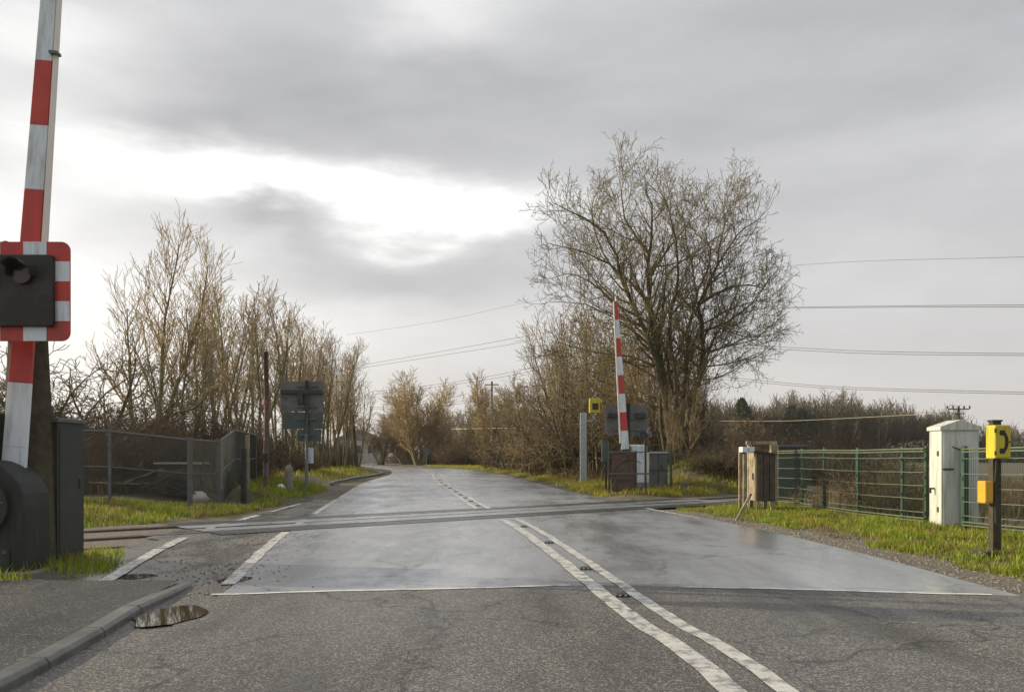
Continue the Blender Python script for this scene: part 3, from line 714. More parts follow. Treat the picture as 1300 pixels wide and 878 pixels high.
far_wood('far_wood',spots,'wood','long dark bare wood on the horizon behind the green fence',0)
random.seed(4); spots=[]
for i in range(120):
    Y=random.uniform(150,190); x=random.uniform(545,900); spots.append(((x-650)/F*Y,Y,random.uniform(8,11) if x<700 else 8))
far_wood('far_wood',spots,'wood','hazy brown wood beyond the bend behind the roadside trees',0)
m=MB()
lf=[]
for (x,top,Y) in ((942,505,147),(1005,515,148),(1016,518,150)):
    X=(x-650)/F*Y; H=(HZ-top)/F*Y+1.2; root=thing('conifer_tree',(X,Y,0),'','tree')
    random.seed(x); pts=[]
    for k in range(2600):
        t=random.random()**.8; r=(1-t)**.6*3.4*(.35+.65*random.random())+.1; a=random.uniform(0,6.28)
        pts.append((math.cos(a)*r*(1+.25*math.sin(5*a+t*9)),math.sin(a)*r,.8+t*(H-.8)))
    leaves('crown',pts,.28,'conifer',root); MB().tube([(0,0,-.2),(0,0,H*.9)],[.2,.04],6).build('trunk','bark_f',root)
    tag(root,{942:'dark conifer at the left of the far wood',1005:'larger dark conifer in the middle of the far wood',1016:'smaller dark conifer just right of its neighbour in the far wood'}[x],'tree','conifers in the far wood')
# undergrowth mass at the foot of the wood
pts=[]
for k in range(26000):
    Y=random.uniform(138,150); x=random.uniform(860,1420); pts.append(((x-650)/F*Y,Y,random.random()**1.3*3.4*(.8+.3*math.sin(x*.05))))
tag(leaves('wood_undergrowth',pts,.26,'wood'),'dense brown undergrowth along the foot of the far wood','undergrowth',kind='stuff')

# ------------------------------------------------------------------ fences
# left chain link fence
fp=[(-11.6,18.9),(-9.1,19.6),(-7.62,20.5),(-7.32,21.6),(-7.75,24.2),(-8.2,26.6),(-8.75,29.6)]
fz=[gh(x,y) for x,y in fp]; base=Vector((fp[3][0],fp[3][1],0))
fe=thing('chain_link_fence',(0,0,0),'dark chain link fence with steel posts beyond the rails on the left','fence')
Hf=1.62
for i,((x,y),z) in enumerate(zip(fp,fz)):
    th=.035 if i not in (2,3) else .06
    MB().box((x,y,z+Hf/2+.02),(th*2,th*2,Hf+.1),.3).build('post','steelgrey',fe,bevel=.006)
for i in range(len(fp)-1):
    a=Vector((*fp[i],fz[i])); b=Vector((*fp[i+1],fz[i+1])); L=(b-a).length
    m=MB()
    for h in (Hf,.82): MB().tube([a+Vector((0,0,h)),b+Vector((0,0,h))],.028 if h>1 else .02,6).build('rail','steelgrey',fe)
    m=MB(); n=int(L/.055)
    for k in range(n*2+int(Hf/.055)+1):                # diagonals of the mesh
        for s in (1,-1):
            u0=(k*.055*1.0)-(Hf if s==1 else 0); u1=u0+Hf*s
            if s==-1: u0=k*.055; u1=u0-Hf
            za,zb=.03,Hf
            # clip to 0..L
            pa=[u0,za]; pb=[u1,zb]
            def clip(p,q):
                if p[0]<0: t=(0-p[0])/(q[0]-p[0]); return [0,p[1]+(q[1]-p[1])*t]
                if p[0]>L: t=(L-p[0])/(q[0]-p[0]); return [L,p[1]+(q[1]-p[1])*t]
                return p
            if max(u0,u1)<=0 or min(u0,u1)>=L: continue
            A_=clip(pa,pb); B_=clip(pb,pa)
            if abs(A_[0]-B_[0])<.03: continue
            A3=a.lerp(b,A_[0]/L)+Vector((0,0,A_[1])); B3=a.lerp(b,B_[0]/L)+Vector((0,0,B_[1]))
            m.tube([A3,B3],.0046,3,cap=False)
    m.build('mesh_panel','chain',fe)
for (x,y,h,w,mt,lb) in ((-7.15,23.1,1.5,.13,'darkmetal','short dark timber post just in front of the chain link fence side'),(-7.75,25.4,1.55,.1,'timber','pale bare timber post against the chain link fence side')):
    MBp=MB().box((0,0,h/2),(w,w,h)); o_=MBp.build('timber_post',mt,bevel=.01,loc=(x,y,gh(x,y)-.02)); tag(o_,lb,'post')
# junk pile behind
random.seed(12)
for i in range(16):
    X=random.uniform(-10.8,-7.9); Y=random.uniform(21.3,23.4); L=random.uniform(.6,1.7)
    if Y<19.9+(X+11.6)*.5+.7: Y+=.8
    mm=Matrix.Rotation(random.uniform(-.7,.7),4,'Z')@Matrix.Rotation(random.uniform(-.35,.45),4,'Y')
    o_=MB().box((0,0,0),(L,.10,.03),M4=mm).build('plank',random.choice(('timber','timberdark','timberdark','rust')),loc=(X,Y,gh(X,Y)+.3+random.uniform(-.1,.25)))
    tag(o_,'weathered plank in the heap of scrap timber behind the chain link fence','plank','planks in the scrap heap')
for i in range(5):
    X=random.uniform(-8.6,-7.9); Y=random.uniform(22.4,23.6)
    o_=MB().box((0,0,.35),(.07,.03,.9),M4=Matrix.Rotation(random.uniform(-.5,.5),4,'Y')@Matrix.Rotation(random.uniform(-.3,.3),4,'X')).build('plank','timberdark',loc=(X,Y,gh(X,Y)+.35))
    tag(o_,'plank propped upright behind the chain link fence corner','plank','upright planks behind the fence corner')
tk=thing('scrap_trailer',(-8.9,23.4,gh(-8.9,23.4)),'low flat scrap trailer with pale top behind the chain link fence','trailer')
MB().box((0,0,.95),(1.3,.7,.05)).build('deck','galv',tk,bevel=.01); MB().box((0,0,.88),(1.2,.6,.08)).build('frame','darkmetal',tk)
MB().box((0,0,.45),(1.15,.55,.7)).build('load','rust',tk,bevel=.03)
for q in (-.33,.33): MB().tube([(0,q-.06,.28),(0,q+.06,.28)],.28,16).build('wheel','tyre',tk)
m=MB(); random.seed(8)
pts=[]
for i in range(9):
    a=i/9*6.283
    for j in range(5): pts.append(Vector((math.cos(a)*math.sin(j/4*2.2+.3)*.28*random.uniform(.8,1.2),math.sin(a)*math.sin(j/4*2.2+.3)*.2*random.uniform(.8,1.2),.30-.28*j/4+.02)))
vs=pts; fs=[(i*5+j,i*5+j+1,((i+1)%9)*5+j+1,((i+1)%9)*5+j) for i in range(9) for j in range(4)]+[tuple(i*5 for i in range(9))]
bagm=m.add(vs,fs).build('rubbish_sack','bag',smooth=True,loc=(-8.05,22.3,gh(-8.05,22.3))); tag(bagm,'pale rubbish sack behind the chain link fence by its corner post','sack')
b2=bagm.copy(); COL.objects.link(b2); b2.location=(-7.25,27.2,gh(-7.25,27.2)); b2.scale=(.5,.5,.6); b2['label']='small white plastic bag lying in the grass by the stone bollard'; b2['category']='bag'; b2.name='plastic_bag'

# right green fence
gp=[(6.15,20.6),(6.33,18.9),(6.42,17.8),(6.6,16.5),(6.74,14.95),(6.86,14.35)]
gp2=[(7.18,13.75),(7.42,12.4),(7.6,11.0),(7.9,9.2)]
def green_fence(P, label, top=1.27):
    g=thing('wire_fence',(0,0,0),label,'fence')
    for i,(x,y) in enumerate(P):
        z=gh(x,y)
        big_=(P is gp2 and i==0) or (P is gp and i==3)
        w=.085 if big_ else .05
        m=MB(); m.box((x,y,z+top/2),(w,w,top+.03),.15)
        m.tube([(x,y,z+top+.01),(x,y,z+top+.05)],[w*.62,w*.45],8); m.build('post','greenpost' if big_ else 'green',g,bevel=.004)
        m=MB()
        for h in (.2,.5,.8,1.1): m.box((x-.035,y-.02,z+h),(.03,.03,.05))
        m.build('clamp','greenpost',g)
    for i in range(len(P)-1):
        a=Vector((*P[i],gh(*P[i]))); b=Vector((*P[i+1],gh(*P[i+1])))
        m=MB()
        off=Vector((-.045,-.02,0))
        for h in (top,top-.045): m.tube([a+off+Vector((0,0,h)),b+off+Vector((0,0,h))],.013,6)
        for h in (1.12,.88,.66,.44,.22): 
            sag=(a+b)/2+off+Vector((0,0,h-.006)); m.tube([a+off+Vector((0,0,h)),sag,b+off+Vector((0,0,h))],.0075,5)
        for h in (.07,.02): m.tube([a+off+Vector((0,0,h+.05)),b+off+Vector((0,0,h+.05))],.013,6)
        m.build('rails','wirepale',g)
        m=MB(); n=int((b-a).length/.05)
        for k in range(1,n): p=a.lerp(b,k/n)+off; m.tube([p+Vector((0,0,.05)),p+Vector((0,0,top))],.003,3,cap=False)
        m.build('mesh_panel','greenpost',g)
green_fence(gp,'long green wire fence between the timber box and the white cabinet')
green_fence(gp2,'green wire fence behind the yellow telephone at the right')

# ------------------------------------------------------------------ near barrier group
def boom(parent, p0, tilt, L, w0, w1, nstripe, first, depth=.05, wide=None, reverse=False):
    m=MB(); st=L/nstripe
    for i in range(nstripe):
        a,b=i*st,(i+1)*st; wa=w0+(w1-w0)*a/L; wb=w0+(w1-w0)*b/L
        o_=[(-wa/2,a),(wa/2,a),(wb/2,b),(-wb/2,b)]
        m.prism(o_,-depth/2,depth/2,(i+first)%2 if i else 0)
    o=m.build('boom',['white','red'],parent,bevel=.006); o.location=p0; o.rotation_euler=(0,tilt,0); return o
bx,by=-5.50,9.55
nb=thing('level_crossing_barrier',(bx,by,gh(bx,by)),'near red and white barrier with raised boom and dark housing at left','barrier')
z0=1.25
bo=boom(nb,(-.025,0,.64),R(4.3),7.1,.275,.15,10,1)
# white flange beam beside the striped face
m=MB(); m.prism([(.135,2.4),(.195,2.4),(.112,7.0),(.082,7.0)],-.03,.02); o_=m.build('side_beam','cream',bo,bevel=.005)
m=MB(); m.box((.125,-.03,5.05),(.09,.10,.03)); m.build('clamp','steelgrey',bo)
m=MB(); m.tube([(-.13,0,2.88),(-.25,-.06,2.88)],.02,8); m.tube([(-.20,-.12,2.89),(-.26,-.02,2.89)],[.055,.05],12); m.build('boom_lamp','red',bo)
m=MB(); prof=[(-.62,0),(.36,0),(.36,.72)]+[(-.13+.49*math.cos(R(a)),.72+.49*math.sin(R(a))) for a in range(15,181,15)]
m.prism(prof[::-1],-.42,.10); hs=m.build('housing','housing',nb,bevel=.02)
MB().tube([(-.1,-.43,.72),(-.1,-.47,.72)],.30,28).build('drum_cover','darkmetal',hs,bevel=.005)
for k in range(10):
    a=R(k*36+9); MB().tube([(-.1+.26*math.cos(a),-.468,.72+.26*math.sin(a)),(-.1+.26*math.cos(a),-.482,.72+.26*math.sin(a))],.014,6).build('bolt','steelgrey',hs)
MB().box((-.1,-.428,.16),(.62,.012,.24)).build('access_plate','darkmetal',hs,bevel=.004)
for q in (-.36,.16): MB().box((q,-.436,.24),(.05,.012,.03)).build('latch','steelgrey',hs)
MB().box((-.45,-.05,1.42),(.6,.42,.62)).build('motor_box','housing',nb,bevel=.03)
MB().box((-.12,-.1,-.02),(1.15,.75,.10)).build('plinth','concrete',nb,bevel=.015)
# near signal
sx,sy=-5.55,9.95
sg=thing('crossing_signal',(sx,sy,gh(sx,sy)),'near crossing signal with red and white bordered black board on a mossy tapered post','signal')
m=MB(); m.tube([(0,0,-.1),(.0,0,1.4),(-.01,0,3.35)],[.30,.26,.175],12); m.build('post','postwood',sg,smooth=True)
bw,bh=1.20,1.03; by0=-1.02   # board stands in front of the boom
bcx=-.10; bz=3.02
ax=-5.50-sx
# board centre from picture
c=at(16,370,9.0); lc=c-Vector((sx,sy,gh(sx,sy)))
brd=MB(); 
pl=rounded(-bw/2,bw/2,-bh/2+.0,bh/2,.09); brd.prism([(x,z) for x,z in pl],-.012,.012)
bo2=brd.build('backing_board','red',sg,loc=lc,bevel=.003)
tag(bo2,'red bordered backing board with white blocks')
t=.147; iw=bw/2; ih=bh/2; s_=bw/5; sv=bh/5
for q in (-1,1):
    for k in (1,3):
        MB().box((-iw+s_*(k+.5),-.0155,q*(ih-t/2)),(s_,.005,t-.002)).build('white_block','white',bo2)
        MB().box((q*(iw-t/2),-.0155,-ih+sv*(k+.5)),(t-.002,.005,sv)).build('white_block','white',bo2)
m=MB(); m.prism(rounded(-iw+t,iw-t,-ih+t,ih-t,.03),-.075,-.019); m.build('black_panel','black',bo2,bevel=.008)
for q in (-.34,.12,.34):
    if q==.34: continue
    qx={-.34:-.30,.12:.16}[q]
    m=MB(); m.tube([(qx,-.075,.16),(qx,-.13,.16)],[.105,.10],24); lm=m.build('lamp','lens',bo2)
    m=MB(); vs=[];fs=[]; n=18
    for k in range(n+1):
        a=R(-10+200*k/n)
        for r_,yy in ((.125,-.07),(.13,-.33 if 30<k*200/n-10<150 else -.22),(.118,-.32 if 30<k*200/n-10<150 else -.21),(.115,-.07)): vs.append((qx+r_*math.cos(a),yy,.16+r_*math.sin(a)))
        if k:
            for j in range(4): p=(k-1)*4+j; r2=(k-1)*4+(j+1)%4; fs.append((p,r2,r2+4,p+4))
    m.add(vs,fs).build('hood','black',lm,smooth=False)
for dz in (.22,-.30):
    MB().box((-.36,lc.y/2,lc.z+dz),(.05,abs(lc.y)-.05,.05)).box((-.18,-.0,lc.z+dz),(.40,.05,.06)).build('bracket','darkmetal',sg)
# relay cabinet
cb=thing('relay_cabinet',(-5.60,10.32,gh(-5.6,10.32)-.02),'dark grey-green relay cabinet behind the near barrier','cabinet')
MB().box((0,0,.85),(.70,.62,1.66)).build('body','cabdark',cb,bevel=.01); MB().box((0,0,1.70),(.76,.68,.05)).build('lid','steelgrey',cb,bevel=.01)
MB().box((.353,-.02,.88),(.012,.50,1.45)).build('door','cabdark',cb,bevel=.004); MB().box((.365,.18,.95),(.02,.03,.12)).build('handle','darkmetal',cb)
MB().box((0,0,.0),(.78,.70,.08)).build('plinth','concrete',cb)

# ------------------------------------------------------------------ left furniture
x,y=-7.22,25.4
tp=thing('rusty_pole',(x,y,gh(x,y)),'tall thin rusty pole at the end of the chain link fence','pole')
MB().tube([(0,0,-.1),(.03,0,2.4),(.0,0,4.05)],[.085,.075,.062],10).build('shaft','rust',tp,smooth=True); MB().box((.02,-.08,2.55),(.1,.05,.08)).build('bracket','red',tp); MB().box((.02,-.08,.95),(.16,.04,.25)).build('cable_box','darkmetal',tp)
x,y=-7.1,27.6
bl=MB(); prof=[(.14,0),(.13,.5),(.125,.72),(.09,.80),(.03,.84)]
bl.tube([(0,0,z) for r_,z in [(.14,-.1)]+prof],[.14]+[r_ for r_,z in prof],10)
o_=bl.build('stone_bollard','concrete',loc=(x,y,gh(x,y)),smooth=False); tag(o_,'weathered stone bollard standing in the grass beside the crossing sign','bollard')
Ys=30.2; Xs=(390-650)/F*Ys; zs=gh(Xs,Ys)
cs=thing('crossing_sign',(Xs,Ys,zs),'back of the tall crossing signal board on a grey post beyond the chain link fence','signal')
mp_=Ys/F
def bk(x0,y0,x1,y1,th,mt,name,par,dy=0,bev=.01,rnd=0):
    a=at(x0,y1,Ys); b=at(x1,y0,Ys); m=MB()
    if rnd: m.prism(rounded(a.x-Xs,b.x-Xs,a.z-zs,b.z-zs,rnd),dy-th/2,dy+th/2)
    else: m.box(((a.x+b.x)/2-Xs,dy,(a.z+b.z)/2-zs),(b.x-a.x,th,b.z-a.z))
    return m.build(name,mt,par,bevel=bev)
bk(356,484,410.5,522,.03,'boardback','backing_board',cs,0,.004,.03); bk(359,523,409.5,544,.02,'greensign','sign_panel',cs,-.0,.004,.02); bk(378,545,408,560,.02,'greensign','sign_panel',cs,0,.004,.02)
bk(357,495,410,500,.13,'darkmetal','lamp_housing',cs,-.08); bk(379,498,386,513,.12,'darkmetal','lamp_bracket',cs,-.08)
MB().tube([(0,-.08,-.1),(0,-.08,at(390,483,Ys).z-zs)],.06,12).build('post','steelgrey',cs,smooth=True)
m=MB(); 
for yy in (490,516,532,552): p=at(390,yy,Ys); m.box((0,-.05,p.z-zs),(.7 if yy<540 else .5,.05,.05))
m.build('brackets','steelgrey',cs)
bk(386,568,397,588,.02,'white','notice_plate',cs,.12)
# telegraph poles far left
for (xa,ya,xb,yb,Y,lb) in ((440,502,441,590,66,'upright dark telegraph pole among the left trees near the bend'),(447,520,453,590,68,'leaning dark telegraph pole right beside the upright one near the bend')):
    a=at(xa,ya,Y); b=at(xb,yb,Y); r=thing('telegraph_pole',(b.x,b.y,gh(b.x,b.y)-.1),lb,'pole')
    MB().tube([(0,0,0),(a.x-b.x,0,a.z-gh(b.x,b.y)+.1)],[.16,.12],10).build('shaft','postwood',r,smooth=True)
    MB().box((a.x-b.x,0,a.z-gh(b.x,b.y)-.35),(.9,.08,.1)).build('cross_arm','postwood',r)
# pale building and white car beyond the left hedge
Y=140; X=(458-650)/F*Y
bd=thing('farm_building',(X,Y,0),'low pale building seen beyond the left trees at the bend','building')
MB().box((0,0,1.9),(7.5,6,3.9)).build('wall','brick',bd); MB().prism([(-4,3.8),(4,3.8),(0,5.4)][::-1],-3.2,3.2).build('roof','roofg',bd)
for k in (-2.2,0.,2.2): f=MB().box((k,-3.03,2.2),(1.1,.05,1.2)).build('window','glassd',bd); MB().box((k,-3.06,1.55),(1.3,.1,.1)).build('sill','white',f)
# ------------------------------------------------------------------ far barrier group, right
Yb=27.4
def pos(x,Y): X=(x-650)/F*Y; return Vector((X,Y,gh(X,Y)))
def PX(x0,y0,x1,y1,Y,th,o,m=None,dy=0):
    a=at(x0,y1,Y); b=at(x1,y0,Y); m=m or MB(); m.box(((a.x+b.x)/2-o.x,dy,(a.z+b.z)/2-o.z),(b.x-a.x,th,b.z-a.z)); return m
o=pos(797,Yb); fbx=thing('level_crossing_barrier',o,'far red and white barrier with raised boom and white machine right of the road','barrier')
pv=at(793.5,570,Yb)-o; tipv=at(781.3,383,Yb)-o; Lb=(tipv-pv).length; tl=math.atan2(tipv.x-pv.x,tipv.z-pv.z)
b_=boom(fbx,(pv.x,-.1,pv.z),tl,Lb,.24,.10,8,0,.05)
m=MB(); m.prism([(-.17,.2),(-.125,.2),(-.055,Lb),(-.085,Lb)],-.02,.05); m.build('side_beam','cream',b_)
m=MB(); m.tube([(0,0,Lb),(0,0,Lb+.16)],[.03,.015],8); m.build('boom_tip','white',b_)
PX(799,564,823,616,Yb,.5,o,dy=.45).build('machine_housing','white',fbx,bevel=.05)
m=MB(); a=at(795,570,Yb)-o; m.tube([(a.x,-.05,a.z),(a.x,.25,a.z)],.16,18); m.build('pivot','steelgrey',fbx,smooth=False)
PX(798,612,825,632,Yb,.7,o,dy=.45).build('plinth','concrete',fbx,bevel=.02)
# guard enclosure in front
o=pos(790,Yb-.5); ge=thing('guard_fence',o,'small guard enclosure with rusty panel at the foot of the far barrier','fence')
pn=PX(777,574,806,624,Yb-.5,.02,o).build('panel','rust',ge,bevel=.004)
m=MB(); a=at(781,600,Yb-.5)-o
arc=[(a.x+.62*math.cos(R(k)) +.5,-.015,a.z-.35+.75*math.sin(R(k))) for k in range(60,181,10)]; m.tube(arc,.012,6); PX(783,608,800,610,Yb-.5,.02,o,m,-.015); PX(783,608,784,624,Yb-.5,.02,o,m,-.015); m.build('panel_rib','darkmetal',pn)
for x_,t_ in ((773.5,560),(807,572),(819.5,556)): PX(x_-1.3,t_,x_+1.3,630,Yb-.5,.06,o).build('post','darkmetal',ge)
m=MB(); PX(773,572.5,807,574.5,Yb-.5,.03,o,m,-.03); PX(773,600,824,602,Yb-.5,.03,o,m,-.03); PX(807,573,824,574.5,Yb-.5,.03,o,m,-.03); m.build('rail','steelgrey',ge)
o=pos(765,Yb+.6); tb=thing('control_box',o,'narrow grey-green control box on a post left of the far boom','box'); PX(764,560,774,586,Yb+.6,.2,o).build('box','greensign',tb,bevel=.01); PX(768,586,770.5,626,Yb+.6,.06,o).build('post','darkmetal',tb)
o=pos(835,28.6); rc=thing('relay_cabinet',o,'grey relay cabinet just right of the far white barrier machine','cabinet')
PX(824,575,847.5,617,28.6,.6,o,dy=.3).build('body','steelgrey',rc,bevel=.012); PX(823,573,848.5,575.5,28.6,.7,o,dy=.3).build('lid','galv',rc,bevel=.01)
m=MB(); PX(835.6,577,836.2,615,28.6,.02,o,m,-.01); m.build('door_gap','darkmetal',rc); PX(824,596,847,597,28.6,.03,o,dy=-.015).build('rail','darkmetal',rc); PX(839,590,840.5,595,28.6,.04,o,dy=-.02).build('handle','darkmetal',rc)
o=pos(852,28.4); gp_=MB(); PX(850.5,570,853,618,28.4,.06,o,gp_); tag(gp_.build('fence_post','greenpost',loc=o),'thin dark post right of the far grey cabinet','post')
# signal board, seen from behind
Y=28.3; o=pos(797,Y); fs_=thing('crossing_signal',o,'back of the far crossing signal board behind the far boom','signal')
a=at(768,552,Y); b=at(822,514,Y); MB().prism(rounded(a.x-o.x,b.x-o.x,a.z-o.z,b.z-o.z,.08),-.015,.015).build('backing_board','boardback',fs_,bevel=.003)
PX(770,524,782,530,Y,.18,o,dy=-.1).build('lamp_housing','darkmetal',fs_,bevel=.02); PX(806,524,819,531,Y,.18,o,dy=-.1).build('lamp_housing','darkmetal',fs_,bevel=.02)
a=at(797,512,Y); MB().tube([(0,-.08,-.1),(0,-.08,a.z-o.z)],.055,12).build('post','darkmetal',fs_,smooth=True)
m=MB(); PX(778,530,816,532.5,Y,.05,o,m,-.05); PX(778,544,816,546.5,Y,.05,o,m,-.05); m.build('brackets','steelgrey',fs_)
Y=27.9; o=pos(819,Y); ft=thing('warning_light',o,'dark lamp head on a thin pole right of the far boom','lamp'); a=at(816,553,Y)-o
MB().tube([(0,0,-.05),(0,0,a.z)],.03,8).build('pole','darkmetal',ft); MB().tube([(a.x,-.22,a.z),(a.x,.1,a.z)],[.14,.11],16).build('lamp_head','darkmetal',ft,bevel=.01); a=at(824,551,Y)-o; MB().box((a.x,.05,a.z),(.16,.18,.2),.4).build('visor','boardback',ft,bevel=.01)
# white post with yellow box
Y=36; X=(740-650)/F*Y; o=Vector((X,Y,gh(X,Y))); wp=thing('white_post',o,'square white-grey post carrying a yellow box left of the far barrier','post')
PX(736.5,524,744.5,612,Y,.3,o).build('shaft','galv',wp,bevel=.01)
PX(744.5,533,756,535,Y,.06,o).build('arm','galv',wp); PX(752.5,525,755,535,Y,.06,o).build('stalk','galv',wp)
yb=PX(748,505.5,761.5,524.5,Y,.38,o).build('yellow_box','yellow',wp,bevel=.03); m=MB(); PX(751.5,512,759,520,Y,.02,o,m,-.2); m.build('vent','blk',yb); m=MB(); PX(760,507,764,511,Y,.3,o,m,-.05); m.build('visor','yellow',yb)
# mid distance signs
def sign(x0,y0,x1,y1,Y,label,mt='bluegrey',two=False,name='road_sign',base=None):
    xc=(x0+x1)/2; o=pos(xc,Y); s_=thing(name,o,label,'sign')
    a=at(x0,y1,Y); b=at(x1,y0,Y); MB().prism(rounded(a.x-o.x,b.x-o.x,a.z-o.z,b.z-o.z,.05),-.02,.01).build('board',mt,s_,bevel=.003)
    for q in ((-.3,.3) if two else (0,)):
        MB().tube([(q*(b.x-a.x),.05,-.05),(q*(b.x-a.x),.05,b.z-o.z-.04)],.04,8).build('post','steelgrey',s_)
    m=MB(); h=b.z-a.z
    for t in (.25,.75): m.box((0,.03,a.z-o.z+h*t),((b.x-a.x)*.8,.03,.05))
    m.build('bracket','steelgrey',s_)
    return s_
sign(620.5,560,638.5,585,68,'dark blue-grey road sign board on two posts beside the far right verge',two=True)
s2=sign(667.5,576.5,678.5,586.5,53,'small black direction sign low on the right verge','black')
o2=s2.location; m=MB(); PX(669,578.5,677,580.5,53,.01,o2,m,-.03); m.build('legend','steelgrey',s2)
sign(537.5,569,545,577,92,'tiny blue-grey sign on a post below the round tree','bluegrey')
sign(664,588,671,594,75,'tiny pale marker plate in the verge left of the black sign','galv') if False else None
Y=80; o=pos(624.5,Y); up=thing('telegraph_pole',o,'tall pale telegraph pole rising behind the far blue-grey sign','pole'); a=at(624.5,484,Y)-o
MB().tube([(0,0,-.1),(0,0,a.z)],[.12,.09],10).build('shaft','timber',up,smooth=True); MB().box((0,0,a.z-.3),(1.3,.09,.1)).build('cross_arm','timber',up)
# slender pale cables
def cable(pxs, r, mt, label, name='overhead_cable', group=None, cat_='cable'):
    pts=[at(x,y,Y) for x,y,Y in pxs]; m=MB(); q=[Vector(cat([tuple(p) for p in pts], j/8)) for j in range(8*(len(pts)-1)+1)]
    m.tube(q,r,5); return tag(m.build(name,mt,smooth=True),label,cat_,group)
cable([(572,544.3,86),(624.5,543.5,80),(690,543,72)],.032,'cablepale','short pale level cable left of the white post')  # sunlight on this cable is put into its pale colour
cable([(905,534,75),(1000,534,66),(1182,525,52)],.014,'cablepale','pale low cable crossing in front of the far wood')
for lb,rr,pp in (
 ('uppermost faint power cable at the right, rising toward the edge',.055,[(440,425),(560,407),(700,378),(985,339),(1300,326),(1500,320)]),
 ('upper of the power cables right of the tall tree',.085,[(448,465),(560,446),(670,426),(850,392),(985,390),(1300,387),(1500,392)]),
 ('power cable running just below the upper one and sagging left of the tall tree',.085,[(448,468.5),(560,451),(670,433),(850,397),(985,391.5),(1300,389.5),(1500,395)]),
 ('middle power cable right of the tall tree, sloping down to the right',.08,[(470,497),(560,487),(650,472),(800,440),(920,437.5),(1100,445.5),(1300,448.5),(1500,448)]),
 ('twin of the middle power cable, hanging just below it',.08,[(470,501),(560,490),(650,476),(800,444),(920,440.5),(1100,448.5),(1300,451),(1500,450)]),
 ('lowest power cable, dipping to the right above the far wood',.075,[(470,517),(560,512),(650,500),(800,484),(895,477.5),(1050,490),(1300,497.5),(1500,498)]),
 ('twin of the lowest power cable',.075,[(470,519),(560,515),(650,503),(800,487),(895,480.5),(1050,492.5),(1300,500),(1500,501)])):
    cable([(x,y,430-(x-440)*.27) for x,y in pp],rr,'cable',lb,group='high-voltage cables across the sky')
Y=125; o=pos(1217,Y); o.z=0; ep=thing('telegraph_pole',o,'telegraph pole with two cross arms and insulators behind the white cabinet','pole'); a=at(1217,516,Y)-o
MB().tube([(0,0,0),(0,0,a.z)],[.2,.15],10).build('shaft','darkmetal',ep)
m=MB(); m.box((0,0,a.z-.35),(3.0,.14,.16)); m.box((0,0,a.z-1.0),(1.8,.12,.14)); m.build('cross_arm','darkmetal',ep)
for k in (-1.6,-.8,0,.8,1.6): MB().tube([(k,0,a.z-.3),(k,0,a.z+.12)],[.10,.12],8).build('insulator','darkmetal',ep)

# ------------------------------------------------------------------ timber box & frames
Y=17.9; o=pos(972,Y); wb=thing('timber_box',o,'weathered timber box on legs at the left end of the green fence','box')
xl=at(961,0,Y).x-o.x; xr=at(983,0,Y).x-o.x; zt=at(0,574,Y).z-o.z; zb=at(0,636,Y).z-o.z
m=MB(); m.box(((xl+xr)/2,.29,(zt+zb)/2),(xr-xl,.56,zt-zb)); m.build('body','timberdark',wb,bevel=.006)
m=MB()
for k in range(4): m.box((xl-.012,.07+.14*k,(zt+zb)/2),(.02,.13,zt-zb-.01))
sb=m.build('side_boards','timber',wb,bevel=.003);  # paler timber here puts the sun on the left side into the colour
m=MB()
for k in range(3): m.box((xl+.07+(xr-xl)*k/2.9,-.008,(zt+zb)/2),(.11,.016,zt-zb-.02))
m.build('front_boards','timberdark',wb,bevel=.003)  # darker timber puts the shade on the front into the colour
MB().box((xl-.03,.2,zt-.5),(.02,.06,.14)).build('hasp','darkmetal',wb)
m=MB(); m.prism([(xl-.05,zt+.02),(xr+.05,zt-.06),(xr+.05,zt-.03),(xl-.05,zt+.05)][::-1],-.05,.62); m.build('lid','timberdark',wb)
for q,yy in ((xl+.03,.03),(xr-.03,.03),(xl+.03,.55),(xr-.03,.55)): MB().box((q,yy,zb/2-.03),(.07,.07,zb+.08)).build('leg','timber',wb)
for px_,lb in ((946.5,'left white cap plate on the timber box'),(955,'right white cap plate on the timber box')):
    a=at(px_,571.5,Y-.05)-o; m=MB(); m.box((a.x,.1,a.z+.02),(.115,.2,.11),.1); m.build('cap_plate','white',wb,bevel=.004)
a=at(946.5,576,Y)-o; m=MB(); m.box((a.x,.1,a.z/2),(.05,.05,a.z)); m.build('leg','timber',wb)
Y=19.2; o=pos(967,Y); tf=thing('timber_gate',o,'pale timber goalpost frame standing behind the timber box','frame')
for x_ in (951.5,982): w=.09 if x_<960 else .13; a=at(x_,562,Y)-o; MB().box((a.x,0,a.z/2),(w,w,a.z)).build('post','timber',tf,bevel=.006)
a=at(951.5,563.5,Y)-o; b=at(982,563.5,Y)-o; MB().box(((a.x+b.x)/2,0,a.z+.03),(b.x-a.x+.15,.07,.07)).build('beam','timber',tf,bevel=.006)
o=pos(939.5,18.6); a=at(939.5,567,18.6)-o; tag(MB().box((0,0,a.z/2),(.055,.055,a.z)).build('timber_post','timber',loc=o,bevel=.005),'thin brown timber post left of the timber box','post')
o=pos(944,16.9); m=MB(); m.box((0,0,.25),(.045,.045,.62),M4=Matrix.Rotation(.5,4,'Y')); tag(m.build('leaning_stick','timber',loc=o),'pale stick leaning against the foot of the timber box','stick')
o=pos(1003,26); dk=thing('trackside_cabinet',o,'dark low trackside cabinet with pale lid behind the left end of the green fence','cabinet'); o_z=at(0,566,26).z-o.z
MB().box((0,0,o_z/2),(.85,.5,o_z-.06)).build('body','cabdark',dk,bevel=.01); MB().box((0,0,o_z),(.9,.55,.06)).build('lid','steelgrey',dk,bevel=.01); MB().box((.1,-.26,o_z*.7),(.02,.02,.12)).build('handle','darkmetal',dk)

